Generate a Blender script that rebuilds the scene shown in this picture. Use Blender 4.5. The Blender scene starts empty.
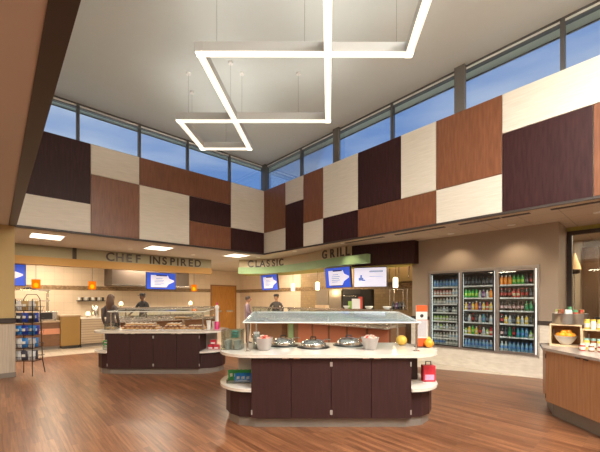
import bpy, bmesh, math, random
from mathutils import Vector, Matrix
random.seed(7)
PI = math.pi
C = bpy.context.scene.collection
F = 333.0; EYE = 1.6
TH = math.atan2(333, 364); CA, SA = math.cos(TH), math.sin(TH)
PA = 6.725; QA = 9.15; ZS = 3.15; ZP = 5.285; ZC = 6.18      # atrium planes and heights
PW = 8.22; ZR1, ZR2 = 3.86, 4.57

def W(p, q, z=0.0): return Vector((CA*p - SA*q, SA*p + CA*q, z))
def PQ(X, Y): return (CA*X + SA*Y, -SA*X + CA*Y)
def on_q(px, q):                       # p where the ray of a photo column meets the plane q
    k = (px-300)/F; Y = q/(CA - SA*k); return PQ(k*Y, Y)[0]
def on_p(px, p):
    k = (px-300)/F; Y = p/(SA + CA*k); return PQ(k*Y, Y)[1]
def atz(px, py, z):                    # point at height z
    Y = (EYE-z)*F/(py-300); return ((px-300)/F*Y, Y)

# ------------------------------------------------------------------ materials
MATS = {}
def nodes(name):
    m = bpy.data.materials.new(name); m.use_nodes = True
    nt = m.node_tree; b = nt.nodes['Principled BSDF']; return m, nt, b
def mat(name, col, rough=.5, metal=0, emit=None, es=0, spec=.5, alpha=1, noise=0, nscale=6):
    if name in MATS: return MATS[name]
    m, nt, b = nodes(name)
    b.inputs['Base Color'].default_value = (*col, 1)
    b.inputs['Roughness'].default_value = rough; b.inputs['Metallic'].default_value = metal
    b.inputs['Specular IOR Level'].default_value = spec
    if emit: b.inputs['Emission Color'].default_value = (*emit, 1); b.inputs['Emission Strength'].default_value = es
    tc = nt.nodes.new('ShaderNodeTexCoord'); n = nt.nodes.new('ShaderNodeTexNoise'); n.inputs['Scale'].default_value = nscale
    nt.links.new(tc.outputs['Object'], n.inputs['Vector'])
    mx = nt.nodes.new('ShaderNodeMix'); mx.data_type = 'RGBA'
    k = noise or .06
    mx.inputs[6].default_value = (*[c*(1-k) for c in col], 1); mx.inputs[7].default_value = (*[min(1, c*(1+k)) for c in col], 1)
    nt.links.new(n.outputs['Fac'], mx.inputs[0]); nt.links.new(mx.outputs[2], b.inputs['Base Color'])
    MATS[name] = m; return m
def wood(name, c1, c2, scale=(1, 1, 1), rough=.4, detail=6, lo=.3, hi=.7, spec=.4):
    if name in MATS: return MATS[name]
    m, nt, b = nodes(name); L = nt.links.new
    tc = nt.nodes.new('ShaderNodeTexCoord'); mp = nt.nodes.new('ShaderNodeMapping'); mp.inputs['Scale'].default_value = scale
    n = nt.nodes.new('ShaderNodeTexNoise'); n.inputs['Scale'].default_value = 3; n.inputs['Detail'].default_value = detail
    r = nt.nodes.new('ShaderNodeValToRGB'); e = r.color_ramp.elements
    e[0].position = lo; e[1].position = hi; e[0].color = (*c1, 1); e[1].color = (*c2, 1)
    L(tc.outputs['Object'], mp.inputs['Vector']); L(mp.outputs[0], n.inputs['Vector']); L(n.outputs['Fac'], r.inputs[0]); L(r.outputs[0], b.inputs['Base Color'])
    b.inputs['Roughness'].default_value = rough; b.inputs['Specular IOR Level'].default_value = spec
    MATS[name] = m; return m
def glass(name, tint=(.95, .98, .97), refl=.12, rough=.02):
    if name in MATS: return MATS[name]
    m = bpy.data.materials.new(name); m.use_nodes = True; nt = m.node_tree; nt.nodes.clear(); L = nt.links.new
    o = nt.nodes.new('ShaderNodeOutputMaterial'); t = nt.nodes.new('ShaderNodeBsdfTransparent'); g = nt.nodes.new('ShaderNodeBsdfGlossy')
    t.inputs[0].default_value = (*tint, 1); g.inputs['Roughness'].default_value = rough
    f = nt.nodes.new('ShaderNodeLayerWeight'); f.inputs['Blend'].default_value = .25
    mm = nt.nodes.new('ShaderNodeMath'); mm.operation = 'MULTIPLY_ADD'; mm.inputs[1].default_value = .5; mm.inputs[2].default_value = refl*.4
    mx = nt.nodes.new('ShaderNodeMixShader'); L(f.outputs['Fresnel'], mm.inputs[0]); L(mm.outputs[0], mx.inputs[0]); L(t.outputs[0], mx.inputs[1]); L(g.outputs[0], mx.inputs[2]); L(mx.outputs[0], o.inputs[0])
    MATS[name] = m; return m
def floor_wood():
    m, nt, b = nodes('plank_floor'); L = nt.links.new
    tc = nt.nodes.new('ShaderNodeTexCoord'); sp = nt.nodes.new('ShaderNodeSeparateXYZ'); cb = nt.nodes.new('ShaderNodeCombineXYZ')
    L(tc.outputs['Object'], sp.inputs[0]); L(sp.outputs['Y'], cb.inputs['X']); L(sp.outputs['X'], cb.inputs['Y'])
    br = nt.nodes.new('ShaderNodeTexBrick'); L(cb.outputs[0], br.inputs['Vector'])
    br.inputs['Scale'].default_value = 1; br.inputs['Brick Width'].default_value = .95; br.inputs['Row Height'].default_value = .062
    br.inputs['Mortar Size'].default_value = .0008; br.inputs['Bias'].default_value = 0
    br.offset = .37; br.offset_frequency = 2
    br.inputs['Color1'].default_value = (.15, .058, .028, 1); br.inputs['Color2'].default_value = (.28, .122, .058, 1); br.inputs['Mortar'].default_value = (.07, .028, .014, 1)
    mp = nt.nodes.new('ShaderNodeMapping'); mp.inputs['Scale'].default_value = (1.3, 26, 1); L(cb.outputs[0], mp.inputs['Vector'])
    n = nt.nodes.new('ShaderNodeTexNoise'); n.inputs['Scale'].default_value = 1.6; n.inputs['Detail'].default_value = 5; L(mp.outputs[0], n.inputs['Vector'])
    r = nt.nodes.new('ShaderNodeValToRGB'); r.color_ramp.elements[0].position = .3; r.color_ramp.elements[1].position = .72
    r.color_ramp.elements[0].color = (.55, .52, .5, 1); r.color_ramp.elements[1].color = (1.25, 1.25, 1.2, 1); L(n.outputs['Fac'], r.inputs[0])
    mx = nt.nodes.new('ShaderNodeMix'); mx.data_type = 'RGBA'; mx.blend_type = 'MULTIPLY'; mx.inputs[0].default_value = 1
    L(br.outputs['Color'], mx.inputs[6]); L(r.outputs[0], mx.inputs[7]); L(mx.outputs[2], b.inputs['Base Color'])
    b.inputs['Roughness'].default_value = .33; b.inputs['Specular IOR Level'].default_value = .5
    return m
def tiles(name, c1, c2, mortar, w, h, ms=.004, rough=.4, swap=False, off=0):
    m, nt, b = nodes(name); L = nt.links.new
    tc = nt.nodes.new('ShaderNodeTexCoord'); sp = nt.nodes.new('ShaderNodeSeparateXYZ'); cb = nt.nodes.new('ShaderNodeCombineXYZ')
    L(tc.outputs['Object'], sp.inputs[0])
    if swap == 'wall':
        ad = nt.nodes.new('ShaderNodeMath'); ad.operation = 'ADD'; L(sp.outputs['X'], ad.inputs[0]); L(sp.outputs['Y'], ad.inputs[1])
        L(ad.outputs[0], cb.inputs['X']); L(sp.outputs['Z'], cb.inputs['Y'])
    else: L(sp.outputs['X'], cb.inputs['X']); L(sp.outputs['Y'], cb.inputs['Y'])
    br = nt.nodes.new('ShaderNodeTexBrick'); L(cb.outputs[0], br.inputs['Vector']); br.offset = off
    br.inputs['Scale'].default_value = 1; br.inputs['Brick Width'].default_value = w; br.inputs['Row Height'].default_value = h; br.inputs['Mortar Size'].default_value = ms
    br.inputs['Color1'].default_value = (*c1, 1); br.inputs['Color2'].default_value = (*c2, 1); br.inputs['Mortar'].default_value = (*mortar, 1)
    L(br.outputs['Color'], b.inputs['Base Color']); b.inputs['Roughness'].default_value = rough
    return m

M = {}
M['cream'] = wood('cream_veneer', (.66, .60, .50), (.75, .69, .59), (1, 1, 12), .45)
M['brown'] = wood('cherry_veneer', (.165, .058, .026), (.235, .09, .041), (9, 9, 1), .35)
M['dark'] = wood('wenge_veneer', (.024, .0065, .0075), (.047, .014, .014), (9, 9, 1), .5, spec=.25)
M['floor'] = floor_wood()
M['tile'] = tiles('floor_tile', (.52, .45, .36), (.58, .5, .41), (.36, .3, .24), .3, .3, .005, .35)
M['ctile'] = tiles('ceiling_tile', (.55, .48, .39), (.57, .5, .41), (.36, .31, .25), .61, .61, .006, .8)
M['kwall'] = tiles('kitchen_wall_tile', (.72, .585, .43), (.76, .62, .46), (.6, .48, .35), .3, .3, .004, .35, 'wall')
M['gwall'] = tiles('grill_wall_tile', (.34, .23, .12), (.42, .29, .15), (.25, .17, .09), .1, .1, .004, .35, 'wall')
M['mosaic'] = tiles('mosaic_band', (.15, .085, .04), (.42, .28, .14), (.25, .17, .1), .05, .025, .002, .3, 'wall', .5)
M['ceil'] = mat('ceiling_paint', (.64, .685, .67), .85, noise=.02)
M['tanceil'] = mat('low_ceiling_paint', (.56, .52, .47), .85, noise=.03, nscale=2)
M['trimdark'] = mat('dark_trim', (.045, .032, .026), .5)
M['taupe'] = mat('taupe_paint', (.34, .27, .205), .8, noise=.03, nscale=2)
M['beige'] = mat('beige_paint', (.55, .44, .32), .8, noise=.03)
M['oliveyel'] = mat('ochre_paint', (.50, .37, .17), .75, noise=.03)
M['wains'] = wood('wainscot_veneer', (.66, .60, .50), (.80, .74, .64), (2, 2, 7), .4)
M['wainsL'] = wood('striped_wainscot', (.40, .34, .27), (.56, .49, .40), (22, 22, .6), .45)
M['gold'] = mat('gold_fascia_paint', (.44, .25, .07), .6, noise=.03)
M['oliveband'] = mat('sage_band_paint', (.36, .34, .23), .7, noise=.03)
M['creamband'] = mat('cream_band_paint', (.50, .42, .28), .7, noise=.03)
M['green'] = mat('green_fascia_paint', (.22, .34, .17), .55, noise=.03)
M['soff'] = mat('olive_soffit_paint', (.36, .31, .07), .7, noise=.03)
M['letter'] = mat('letter_bronze', (.05, .035, .028), .4)
M['grey'] = mat('window_metal', (.12, .115, .11), .4, .5)
M['white'] = mat('white_paint', (.8, .8, .78), .5)
M['overh'] = mat('overhang_paint', (.60, .64, .52), .8)
M['quartz'] = mat('quartz_top', (.74, .69, .62), .12, noise=.1, nscale=60)
M['lam'] = wood('espresso_laminate', (.035, .0145, .0155), (.05, .021, .021), (12, 12, 1), .42)
M['toe'] = mat('stone_toe_kick', (.22, .19, .165), .35)
M['steel'] = mat('brushed_steel', (.62, .60, .57), .25, 1, noise=.08, nscale=20)
M['chrome'] = mat('polished_chrome', (.8, .8, .8), .12, 1)
M['hinge'] = mat('hinge_metal', (.42, .40, .38), .5, .3)
M['black'] = mat('black_plastic', (.018, .018, .02), .35)
M['dgrey'] = mat('dark_metal', (.07, .065, .06), .35, .7)
M['wire'] = mat('black_wire', (.02, .02, .022), .4, .6)
M['glass'] = glass('clear_glass')
M['gguard'] = glass('guard_glass', (.9, .96, .95), .25, .05)
def diffuse_glass(name, tint, col, fac):
    m = glass(name, tint, .3, .05); nt = m.node_tree; o = [n for n in nt.nodes if n.type == 'OUTPUT_MATERIAL'][0]; src = o.inputs[0].links[0].from_socket
    d = nt.nodes.new('ShaderNodeBsdfDiffuse'); d.inputs[0].default_value = (*col, 1); mx = nt.nodes.new('ShaderNodeMixShader'); mx.inputs[0].default_value = fac
    nt.links.new(src, mx.inputs[1]); nt.links.new(d.outputs[0], mx.inputs[2]); nt.links.new(mx.outputs[0], o.inputs[0]); return m
M['canopy'] = diffuse_glass('sheen_tinted_guard_glass', (.9, .97, .97), (.72, .82, .88), .15)  # pale blue diffuse share stands in for window reflections on the glass
M['fros'] = diffuse_glass('frosted_plastic', (.9, .9, .9), (.72, .68, .66), .45)
M['acryl'] = glass('clear_acrylic', (.90, .94, .93), .35, .05)
M['led'] = mat('led_diffuser', (1, .97, .9), .5, emit=(1, .90, .74), es=1.15)
M['uplight'] = mat('added_uplight', (1, .97, .9), .5, emit=(1, .97, .91), es=6.5)  # unseen upward emission added on the pendant to brighten the ceiling
M['troff'] = mat('troffer_lens', (1, .97, .9), .5, emit=(1, .88, .68), es=3.0)
M['lightgrey'] = mat('light_grey_laminate', (.52, .49, .45), .5)
M['walnut'] = wood('walnut_laminate', (.33, .155, .07), (.43, .215, .105), (14, 14, .8), .4)
M['ctop'] = mat('taupe_solid_surface', (.42, .36, .31), .15, noise=.15, nscale=60)
M['pine'] = wood('pale_pine', (.66, .46, .27), (.80, .60, .38), (2, 2, 14), .5)
M['terra'] = mat('terracotta_panel', (.42, .14, .07), .45)
M['ochre'] = mat('ochre_laminate', (.30, .175, .045), .45)
M['slat'] = tiles('slatted_veneer', (.46, .36, .25), (.50, .39, .27), (.2, .14, .09), 9, .085, .006, .45, 'wall')
M['door'] = wood('orange_maple_door', (.42, .18, .035), (.52, .24, .05), (8, 8, 1), .4)
M['skin'] = mat('skin', (.42, .23, .15), .55); M['skin2'] = mat('light_skin', (.55, .34, .24), .55)
M['bronze'] = mat('bronze_hood', (.36, .24, .10), .3, .8)

# ------------------------------------------------------------------ mesh builder
class MB:
    def __init__(s): s.v = []; s.f = []; s.mi = []; s.sm = []; s.m = 0
    def add(s, vs, fs, smooth=False):
        n = len(s.v); s.v += [tuple(v) for v in vs]
        for f in fs: s.f.append([i+n for i in f]); s.mi.append(s.m); s.sm.append(smooth)
        return s
    def box(s, a, b, mtx=None):
        x0, y0, z0 = [min(i, j) for i, j in zip(a, b)]; x1, y1, z1 = [max(i, j) for i, j in zip(a, b)]
        vs = [Vector(v) for v in ((x0,y0,z0),(x1,y0,z0),(x1,y1,z0),(x0,y1,z0),(x0,y0,z1),(x1,y0,z1),(x1,y1,z1),(x0,y1,z1))]
        if mtx: vs = [mtx @ v for v in vs]
        return s.add(vs, [(3,2,1,0),(4,5,6,7),(0,1,5,4),(1,2,6,5),(2,3,7,6),(3,0,4,7)])
    def prism(s, poly, z0, z1, smooth=False):
        a = sum(poly[i][0]*poly[(i+1) % len(poly)][1]-poly[(i+1) % len(poly)][0]*poly[i][1] for i in range(len(poly)))
        if a < 0: poly = poly[::-1]
        n = len(poly); vs = [(x, y, z0) for x, y in poly] + [(x, y, z1) for x, y in poly]
        s.add(vs, [tuple(range(n-1, -1, -1)), tuple(range(n, 2*n))])
        return s.add(vs, [(i, (i+1) % n, n+(i+1) % n, n+i) for i in range(n)], smooth)
    def lathe(s, prof, c=(0, 0, 0), seg=20, flute=0, sx=1, sy=1):
        vs = []; n = len(prof)
        for j in range(seg):
            t = 2*PI*j/seg; k = 1+flute*math.cos(t*seg/2)
            for r, z in prof: vs.append((c[0]+r*k*math.cos(t)*sx, c[1]+r*k*math.sin(t)*sy, c[2]+z))
        fs = []
        for j in range(seg):
            a = j*n; b = ((j+1) % seg)*n
            for i in range(n-1): fs.append((a+i, b+i, b+i+1, a+i+1))
        s.add(vs, fs, True)
        if prof[0][0] > 1e-4: s.add([vs[j*n] for j in range(seg)][::-1], [tuple(range(seg))])
        if prof[-1][0] > 1e-4: s.add([vs[j*n+n-1] for j in range(seg)], [tuple(range(seg))])
        return s
    def cyl(s, x, y, z0, z1, r, r2=None, seg=16): return s.lathe([(r, z0), (r if r2 is None else r2, z1)], (x, y, 0), seg)
    def tube(s, pts, r, seg=6):
        pts = [Vector(p) for p in pts]
        for a, b in zip(pts, pts[1:]):
            d = (b-a); 
            if d.length < 1e-6: continue
            q = d.to_track_quat('Z', 'Y').to_matrix()
            ring = [q @ Vector((r*math.cos(2*PI*i/seg), r*math.sin(2*PI*i/seg), 0)) for i in range(seg)]
            e = d.normalized()*r*.5
            vs = [a-e+v for v in ring] + [b+e+v for v in ring]
            s.add(vs, [(i, (i+1) % seg, seg+(i+1) % seg, seg+i) for i in range(seg)], True)
            s.add(vs, [tuple(range(seg-1, -1, -1)), tuple(range(seg, 2*seg))])
        return s
    def ball(s, c, r, sx=1, sy=1, sz=1, seg=12, rings=8):
        prof = [(r*math.sin(PI*i/rings), -r*math.cos(PI*i/rings)*sz) for i in range(rings+1)]
        prof[0] = (1e-5, prof[0][1]); prof[-1] = (1e-5, prof[-1][1])
        return s.lathe(prof, c, seg, sx=sx, sy=sy)
    def mesh(s, name, mats):
        me = bpy.data.meshes.new(name); me.from_pydata(s.v, [], s.f)
        for m in (mats if isinstance(mats, (list, tuple)) else [mats]): me.materials.append(m)
        for p, mi, sm in zip(me.polygons, s.mi, s.sm): p.material_index = mi; p.use_smooth = sm
        me.update(); return me
    def build(s, name, mats, parent=None, bevel=0, loc=(0, 0, 0), rz=0):
        o = bpy.data.objects.new(name, s.mesh(name, mats)); C.objects.link(o); o.location = loc; o.rotation_euler.z = rz
        if parent: o.parent = parent
        if bevel:
            b = o.modifiers.new('bevel', 'BEVEL'); b.width = bevel; b.segments = 2; b.limit_method = 'ANGLE'
        return o
def tag(o, label, cat, group=None, kind=None):
    o['label'] = label; o['category'] = cat
    if group: o['group'] = group
    if kind: o['kind'] = kind
    return o
def thing(name, label, cat, loc=(0, 0, 0), rz=0, group=None):
    o = bpy.data.objects.new(name, None); C.objects.link(o); o.location = loc; o.rotation_euler.z = rz
    o.empty_display_size = .1
    return tag(o, label, cat, group)
def struct(name, mb, m, parent=None, rz=TH, bevel=0):
    o = mb.build(name, m, parent, bevel, rz=0 if parent else rz)
    if not parent: o['kind'] = 'structure'
    return o
def dup(root, loc, rz=None, label=None, group=None):
    r = root.copy(); C.objects.link(r); r.location = loc
    if rz is not None: r.rotation_euler.z = rz
    if label: r['label'] = label
    if group: r['group'] = group
    for ch in list(root.children):
        c = ch.copy(); C.objects.link(c); c.parent = r
        for g in ch.children: d = g.copy(); C.objects.link(d); d.parent = c
    return r

# ------------------------------------------------------------------ the setting
mb = MB(); mb.box((-6, -3.4, -.1), (13.5, 16.3, 0)); struct('floor', mb, M['floor'])
mb = MB(); mb.prism([(-6, 11.7), (3.4, 11.7), (5.3, 11.0), (6.2, 9.6), (6.75, 7.2), (7.54, 3.57), (8.2, 1.72), (8.2, 4.5), (10.1, 4.6), (10.1, 16), (-6, 16)], 0, .004)
struct('floor_tile', mb, M['tile']); 
mb = MB(); mb.box((.29, -3.2, ZC), (PA+.25, QA+.25, ZC+.2)); struct('ceiling', mb, M['ceil'])
mb = MB(); mb.box((-6, -3.2, ZS), (.2, QA+.01, ZS+.12)); struct('ceiling_low', mb, M['tanceil'])
mb = MB(); mb.box((.2, -3.2, ZS-.01), (.325, QA, ZS+.12)); struct('trim_1', mb, M['trimdark'])
mb = MB(); mb.box((-6, QA+.01, ZS), (PA+.2, 16.2, ZS+.12)); struct('ceiling_servery', mb, M['tanceil'])
mb = MB(); mb.box((PA+.2, -3.2, ZS), (13.4, 16.2, ZS+.12)); struct('ceiling_tiled', mb, M['ctile'])
mb = MB(); mb.box((.2, -3.2, ZS+.12), (.32, QA+.2, ZC)); struct('wall_fascia', mb, M['ceil'])
mb = MB(); mb.box((.3, QA, ZS), (PA+.2, QA+.2, ZP)); struct('wall_left', mb, M['beige'])
mb = MB(); mb.box((PA, -3.2, ZS), (PA+.2, QA, ZP)); struct('wall_right', mb, M['beige'])
mb = MB(); mb.box((-6, QA+.011, 0), (.3, QA+.4, ZS)); struct('wall_column', mb, M['oliveyel'])
mb = MB(); mb.box((-6, QA-.012, 0), (.312, QA+.011, 1.1)); mb.box((.3, QA-.012, 0), (.312, QA+.4, 1.1)); struct('wall_column_wainscot', mb, M['wainsL'])
mb = MB(); mb.box((-6, QA-.03, 1.12), (.325, QA+.01, 1.225)); mb.box((.3, QA-.03, 1.12), (.325, QA+.4, 1.225)); struct('trim_2', mb, M['trimdark'])
mb = MB(); mb.box((-6, QA-.03, 0), (.32, QA-.012, .1)); struct('baseboard_left', mb, M['toe'])
mb = MB(); mb.box((-6, -3.4, 0), (13.4, -3.2, ZC)); struct('wall_back', mb, M['beige'])
mb = MB(); mb.box((-6.2, -3.2, 0), (-6, 16, ZS)); struct('wall_far_left', mb, M['beige'])
mb = MB(); mb.box((-6, 16, 0), (10.3, 16.2, ZS)); struct('wall_kitchen', mb, M['kwall'])
mb = MB(); mb.box((10.1, 4.6, 0), (10.3, 11.0, ZS)); struct('wall_grill', mb, M['gwall'])
mb = MB(); mb.box((10.1, 11.0, 0), (10.3, 16, ZS)); struct('wall_classic', mb, M['kwall'])
mb = MB(); mb.box((-6, 15.985, 2.0), (10.1, 16, 2.17)); mb.box((10.085, 4.6, 2.0), (10.1, 16, 2.17)); struct('trim_3', mb, M['mosaic'])
# cooler wall with its opening
q0, q1, zb, zt = 1.747, 4.05, .43, 2.3
mb = MB()
mb.box((PW, 1.406, 0), (PW+.75, q0, ZS)); mb.box((PW, q1, 0), (PW+.75, 4.54, ZS)); mb.box((PW, q0, zt), (PW+.75, q1, ZS)); mb.box((PW, q0, 0), (PW+.75, q1, zb))
mb.box((PW+.75, 1.406, 0), (PW+.83, 4.54, ZS)); mb.box((PW+.83, 4.4, 0), (10.3, 4.6, ZS))
struct('wall_cooler', mb, M['taupe'])
mb = MB(); mb.box((PW-.02, 1.39, 0), (PW, q0, 1.1)); mb.box((PW-.02, q0, 0), (PW, q1, zb-.005)); mb.box((PW-.02, q1, 0), (PW, 4.56, 1.1)); struct('wall_wainscot', mb, M['wains'])
mb = MB(); mb.box((PW-.03, 1.38, 1.09), (PW, q0, 1.175)); mb.box((PW-.03, q1, 1.09), (PW, 4.56, 1.175)); struct('trim_4', mb, M['trimdark'])
# storefront to the next room
mb = MB(); mb.box((9.05, -3.2, 3.06), (9.2, 1.406, ZS)); struct('wall_header', mb, M['soff'])
mb = MB(); mb.box((9.02, 1.32, 0), (9.12, 1.40, 3.06)); mb.box((9.02, -3.2, 2.98), (9.12, 1.32, 3.06)); mb.box((9.02, -3.2, 0), (9.12, 1.32, .06)); mb.box((9.02, -1.0, .06), (9.12, -.94, 2.98))
w = struct('window_11', mb, M['trimdark'])
mb = MB(); mb.box((9.06, -3.2, .06), (9.07, 1.32, 2.98)); struct('glass_pane', mb, M['glass'], w)
mb = MB(); mb.box((9.3, 3.2, 0), (13.4, 3.4, ZS)); mb.box((9.12, 1.41, 0), (9.3, 3.4, ZS)); struct('wall_next_room', mb, M['beige'])
mb = MB(); mb.box((13.2, -3.2, 0), (13.4, 3.2, ZS)); struct('wall_next_room_far', mb, M['beige'])
mb = MB(); mb.box((11.2, 1.42, 0), (11.5, 3.2, ZS)); struct('wall_next_room_pier', mb, M['beige'])
mb = MB(); mb.box((11.15, 1.1, 0), (11.5, 1.42, ZS-.2)); struct('wall_next_room_panel', mb, wood('umber_panel', (.085, .042, .018), (.13, .065, .03), (14, 14, .6), .45))
# dark trim under the panel walls
mb = MB(); mb.box((.3, QA-.045, ZS-.02), (PA, QA, ZS+.02)); struct('trim_5', mb, M['trimdark'])
mb = MB(); mb.box((PA-.045, -3.2, ZS-.02), (PA, QA-.045, ZS+.02)); struct('trim_6', mb, M['trimdark'])
mb = MB(); mb.box((PA-.3, QA-.3, ZC-.045), (PA, QA, ZC)) if 0 else None
# windows: left wall bays then right wall bays
lp = [.3, 1.42, 2.77, 4.07, 5.44, PA]
rq = [QA, 7.37, 5.93, 4.26, 2.70, 1.11, -.45, -2.0, -3.2]
n = 0
def bay(u0, u1, left):
    global n; n += 1
    t = .032
    def bx(m_, a, b, za, zb_, d0=0, d1=.09):
        if left: m_.box((a, QA+.05+d0, za), (b, QA+.05+d1, zb_))
        else: m_.box((PA+.05+d0, a, za), (PA+.05+d1, b, zb_))
    a, b = min(u0, u1), max(u0, u1)
    m_ = MB(); bx(m_, a, a+t, ZP, ZC); bx(m_, b-t, b, ZP, ZC); bx(m_, a+t, b-t, ZP, ZP+.03); bx(m_, a+t, b-t, ZC-.03, ZC); bx(m_, a+t, b-t, ZC-.105, ZC-.085)
    w = struct('window_%d' % n, m_, M['grey'])
    m_ = MB(); bx(m_, a+t, b-t, ZC-.085, ZC-.03, .02, .06); struct('head_strip', m_, M['white'], w)
    m_ = MB(); bx(m_, a+t, b-t, ZP+.03, ZC-.105, .04, .05); struct('glass_pane', m_, M['glass'], w)
for a, b in zip(lp, lp[1:]): bay(a, b, True)
for a, b in zip(rq, rq[1:]): bay(a, b, False)
# wide posts inside the right clerestory, and the corner post
for k, (q, wd) in enumerate(((on_p(336.5, PA), .20), (on_p(460, PA), .20))):
    mb = MB(); mb.box((PA-.035, q-wd/2, ZP-.0), (PA+.05, q+wd/2, ZC)); struct('trim_%d' % (7+k), mb, mat('post_paint', (.13, .118, .105), .5), bevel=.006)
mb = MB(); mb.box((PA-.03, QA-.08, ZP), (PA+.14, QA+.14, ZC)); struct('trim_9', mb, M['grey'])
# roof overhang outside
mb = MB(); mb.box((-.4, QA+.15, ZC-.09), (PA+.37, QA+.3, ZC+.2)); mb.box((PA+.15, -3.4, ZC-.09), (PA+.37, QA+.15, ZC+.2)); struct('ceiling_overhang', mb, M['overh'])
mb = MB(); mb.box((-.4, QA+.3, ZC-.11), (PA+.4, QA+.32, ZC+.2)); mb.box((PA+.37, -3.4, ZC-.11), (PA+.4, QA+.3, ZC+.2)); struct('trim_10', mb, M['trimdark'])

# wall panels
def panel(side, u0, u1, z0, z1, col, label):
    g = .006
    a, b = min(u0, u1)+g, max(u0, u1)-g
    cu, cz = (a+b)/2, z0
    m_ = MB(); h = (b-a)/2
    zt_ = z1-z0-g; 
    if side == 'l': m_.box((-h, -.03, g), (h, 0, zt_)); loc = W(cu, QA, cz)
    else: m_.box((-.03, -h, g), (0, h, zt_)); loc = W(PA, cu, cz)
    o = m_.build('wall_panel', M[col], None, .003, loc, TH)
    tag(o, label, 'wall panel')
L = [on_q(x, QA) for x in (90.5, 139, 189, 230.5)]
z0 = ZS+.02
for u0, u1, za, zc, col, lab in (
 (.3, L[0], ZR1, ZP, 'dark', 'tall dark wenge wall panel at the left end of the left wall'),
 (.3, L[0], z0, ZR1, 'cream', 'wide low cream panel below the big dark one at far left'),
 (L[0], L[1], ZR2, ZP, 'cream', 'small cream panel under the windows, second column of left wall'),
 (L[0], L[1], z0, ZR2, 'brown', 'tall cherry brown panel between cream panels on the left wall'),
 (L[1], L[3], ZR2, ZP, 'brown', 'long horizontal cherry panel under the left windows'),
 (L[1], L[2], z0, ZR2, 'cream', 'large square cream panel below the long cherry panel'),
 (L[2], L[3], ZR1, ZR2, 'dark', 'narrow dark panel in the middle row of the left wall'),
 (L[2], L[3], z0, ZR1, 'brown', 'low cherry panel beneath the narrow dark middle-row panel'),
 (L[3], PA-.03, ZR1, ZP, 'cream', 'tall cream panel at the corner end of the left wall'),
 (L[3], PA-.03, z0, ZR1, 'dark', 'low dark panel at the corner end of the left wall')):
    panel('l', u0, u1, za, zc, col, lab)
R = [QA-.03] + [on_p(x, PA) for x in (286, 304, 323.7, 358.5, 401.5, 436.7, 502.6, 593.5)]
for i, j, za, zc, col, lab in (
 (0, 1, ZR1, ZP, 'brown', 'tall cherry panel on the right wall, first from the corner'),
 (0, 1, z0, ZR1, 'cream', 'low cream panel on the right wall touching the corner'),
 (1, 2, ZR2, ZP, 'cream', 'small cream panel under the windows, second column from corner'),
 (1, 2, z0, ZR2, 'dark', 'narrow tall dark panel below a small cream one near the corner'),
 (2, 3, ZR1, ZP, 'brown', 'tall cherry panel in the third column from the corner'),
 (2, 3, z0, ZR1, 'cream', 'low cream panel below the third column cherry panel'),
 (3, 4, ZR1, ZP, 'cream', 'tall cream panel above the word GRILL on the right wall'),
 (3, 4, z0, ZR1, 'dark', 'low dark panel just above the word GRILL'),
 (4, 5, ZR1, ZP, 'dark', 'tall dark panel in the middle of the right wall'),
 (4, 6, z0, ZR1, 'brown', 'long low cherry panel above the dark purple bulkhead'),
 (5, 6, ZR1, ZP, 'cream', 'tall cream panel between dark and cherry panels, right wall'),
 (6, 7, ZR1, ZP, 'brown', 'large cherry panel beneath the second wide window post'),
 (6, 7, z0, ZR1, 'cream', 'wide low cream panel above the drink cooler'),
 (7, 8, z0, ZR2, 'dark', 'largest dark panel near the right edge of the room')):
    panel('r', R[i], R[j], za, zc, col, lab)
panel('r', R[7], -.9, ZR2, ZP, 'cream', 'long cream panel at top right under the windows')
panel('r', R[8], -.9, z0, ZR2, 'brown', 'cherry panel cut by the right edge of the photo')
for a, b, za, zc, col, lab in ((-.9, -3.19, z0, ZR2, 'cream', 'cream panel beyond the right edge of the photo'), (-.9, -3.19, ZR2, ZP, 'dark', 'dark panel beyond the right edge, under the windows')):
    panel('r', a, b, za, zc, col, lab)

# ------------------------------------------------------------------ fascias, signs
def ribbon(name, path, t0, t1, za, zb_, m):
    pts = [Vector(p) for p in path]; A = []; B = []
    for i, p in enumerate(pts):
        d = (pts[min(i+1, len(pts)-1)]-pts[max(i-1, 0)]).normalized(); nn = Vector((-d.y, d.x))
        A.append(p+nn*t0); B.append(p+nn*t1)
    mb = MB(); k = len(pts)
    vs = [(p.x, p.y, z) for z in (za, zb_) for p in A] + [(p.x, p.y, z) for z in (za, zb_) for p in B]
    fs = []
    for i in range(k-1):
        fs += [(i, i+1, k+i+1, k+i), (2*k+i+1, 2*k+i, 3*k+i, 3*k+i+1), (i+1, i, 2*k+i, 2*k+i+1), (k+i, k+i+1, 3*k+i+1, 3*k+i)]
    fs += [(0, k, 3*k, 2*k), (k-1, 3*k-1, 4*k-1, 2*k-1)]
    mb.add(vs, fs); bm = bmesh.new(); me = mb.mesh(name, m); bm.from_mesh(me); bmesh.ops.recalc_face_normals(bm, faces=bm.faces); bm.to_mesh(me); bm.free()
    o = bpy.data.objects.new(name, me); C.objects.link(o); o.rotation_euler.z = TH; o['kind'] = 'structure'; return o
def smooth(pts, n=6):
    out = []; P = [Vector(p) for p in pts]; P = [2*P[0]-P[1]] + P + [2*P[-1]-P[-2]]
    for i in range(1, len(P)-2):
        for k in range(n):
            t = k/n; a, b, c, d = P[i-1:i+3]
            out.append(.5*((2*b)+(c-a)*t+(2*a-5*b+4*c-d)*t*t+(3*b-a-3*c+d)*t**3))
    return out+[P[-2]]
lpath = [Vector((-3, 11.9)), Vector((4.2, 11.9)), Vector((5.0, 11.89)), Vector((5.8, 11.85)), Vector((6.15, 11.8))]
ribbon('trim_11', lpath, 0, .2, 2.8, ZS, M['oliveband'])
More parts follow.
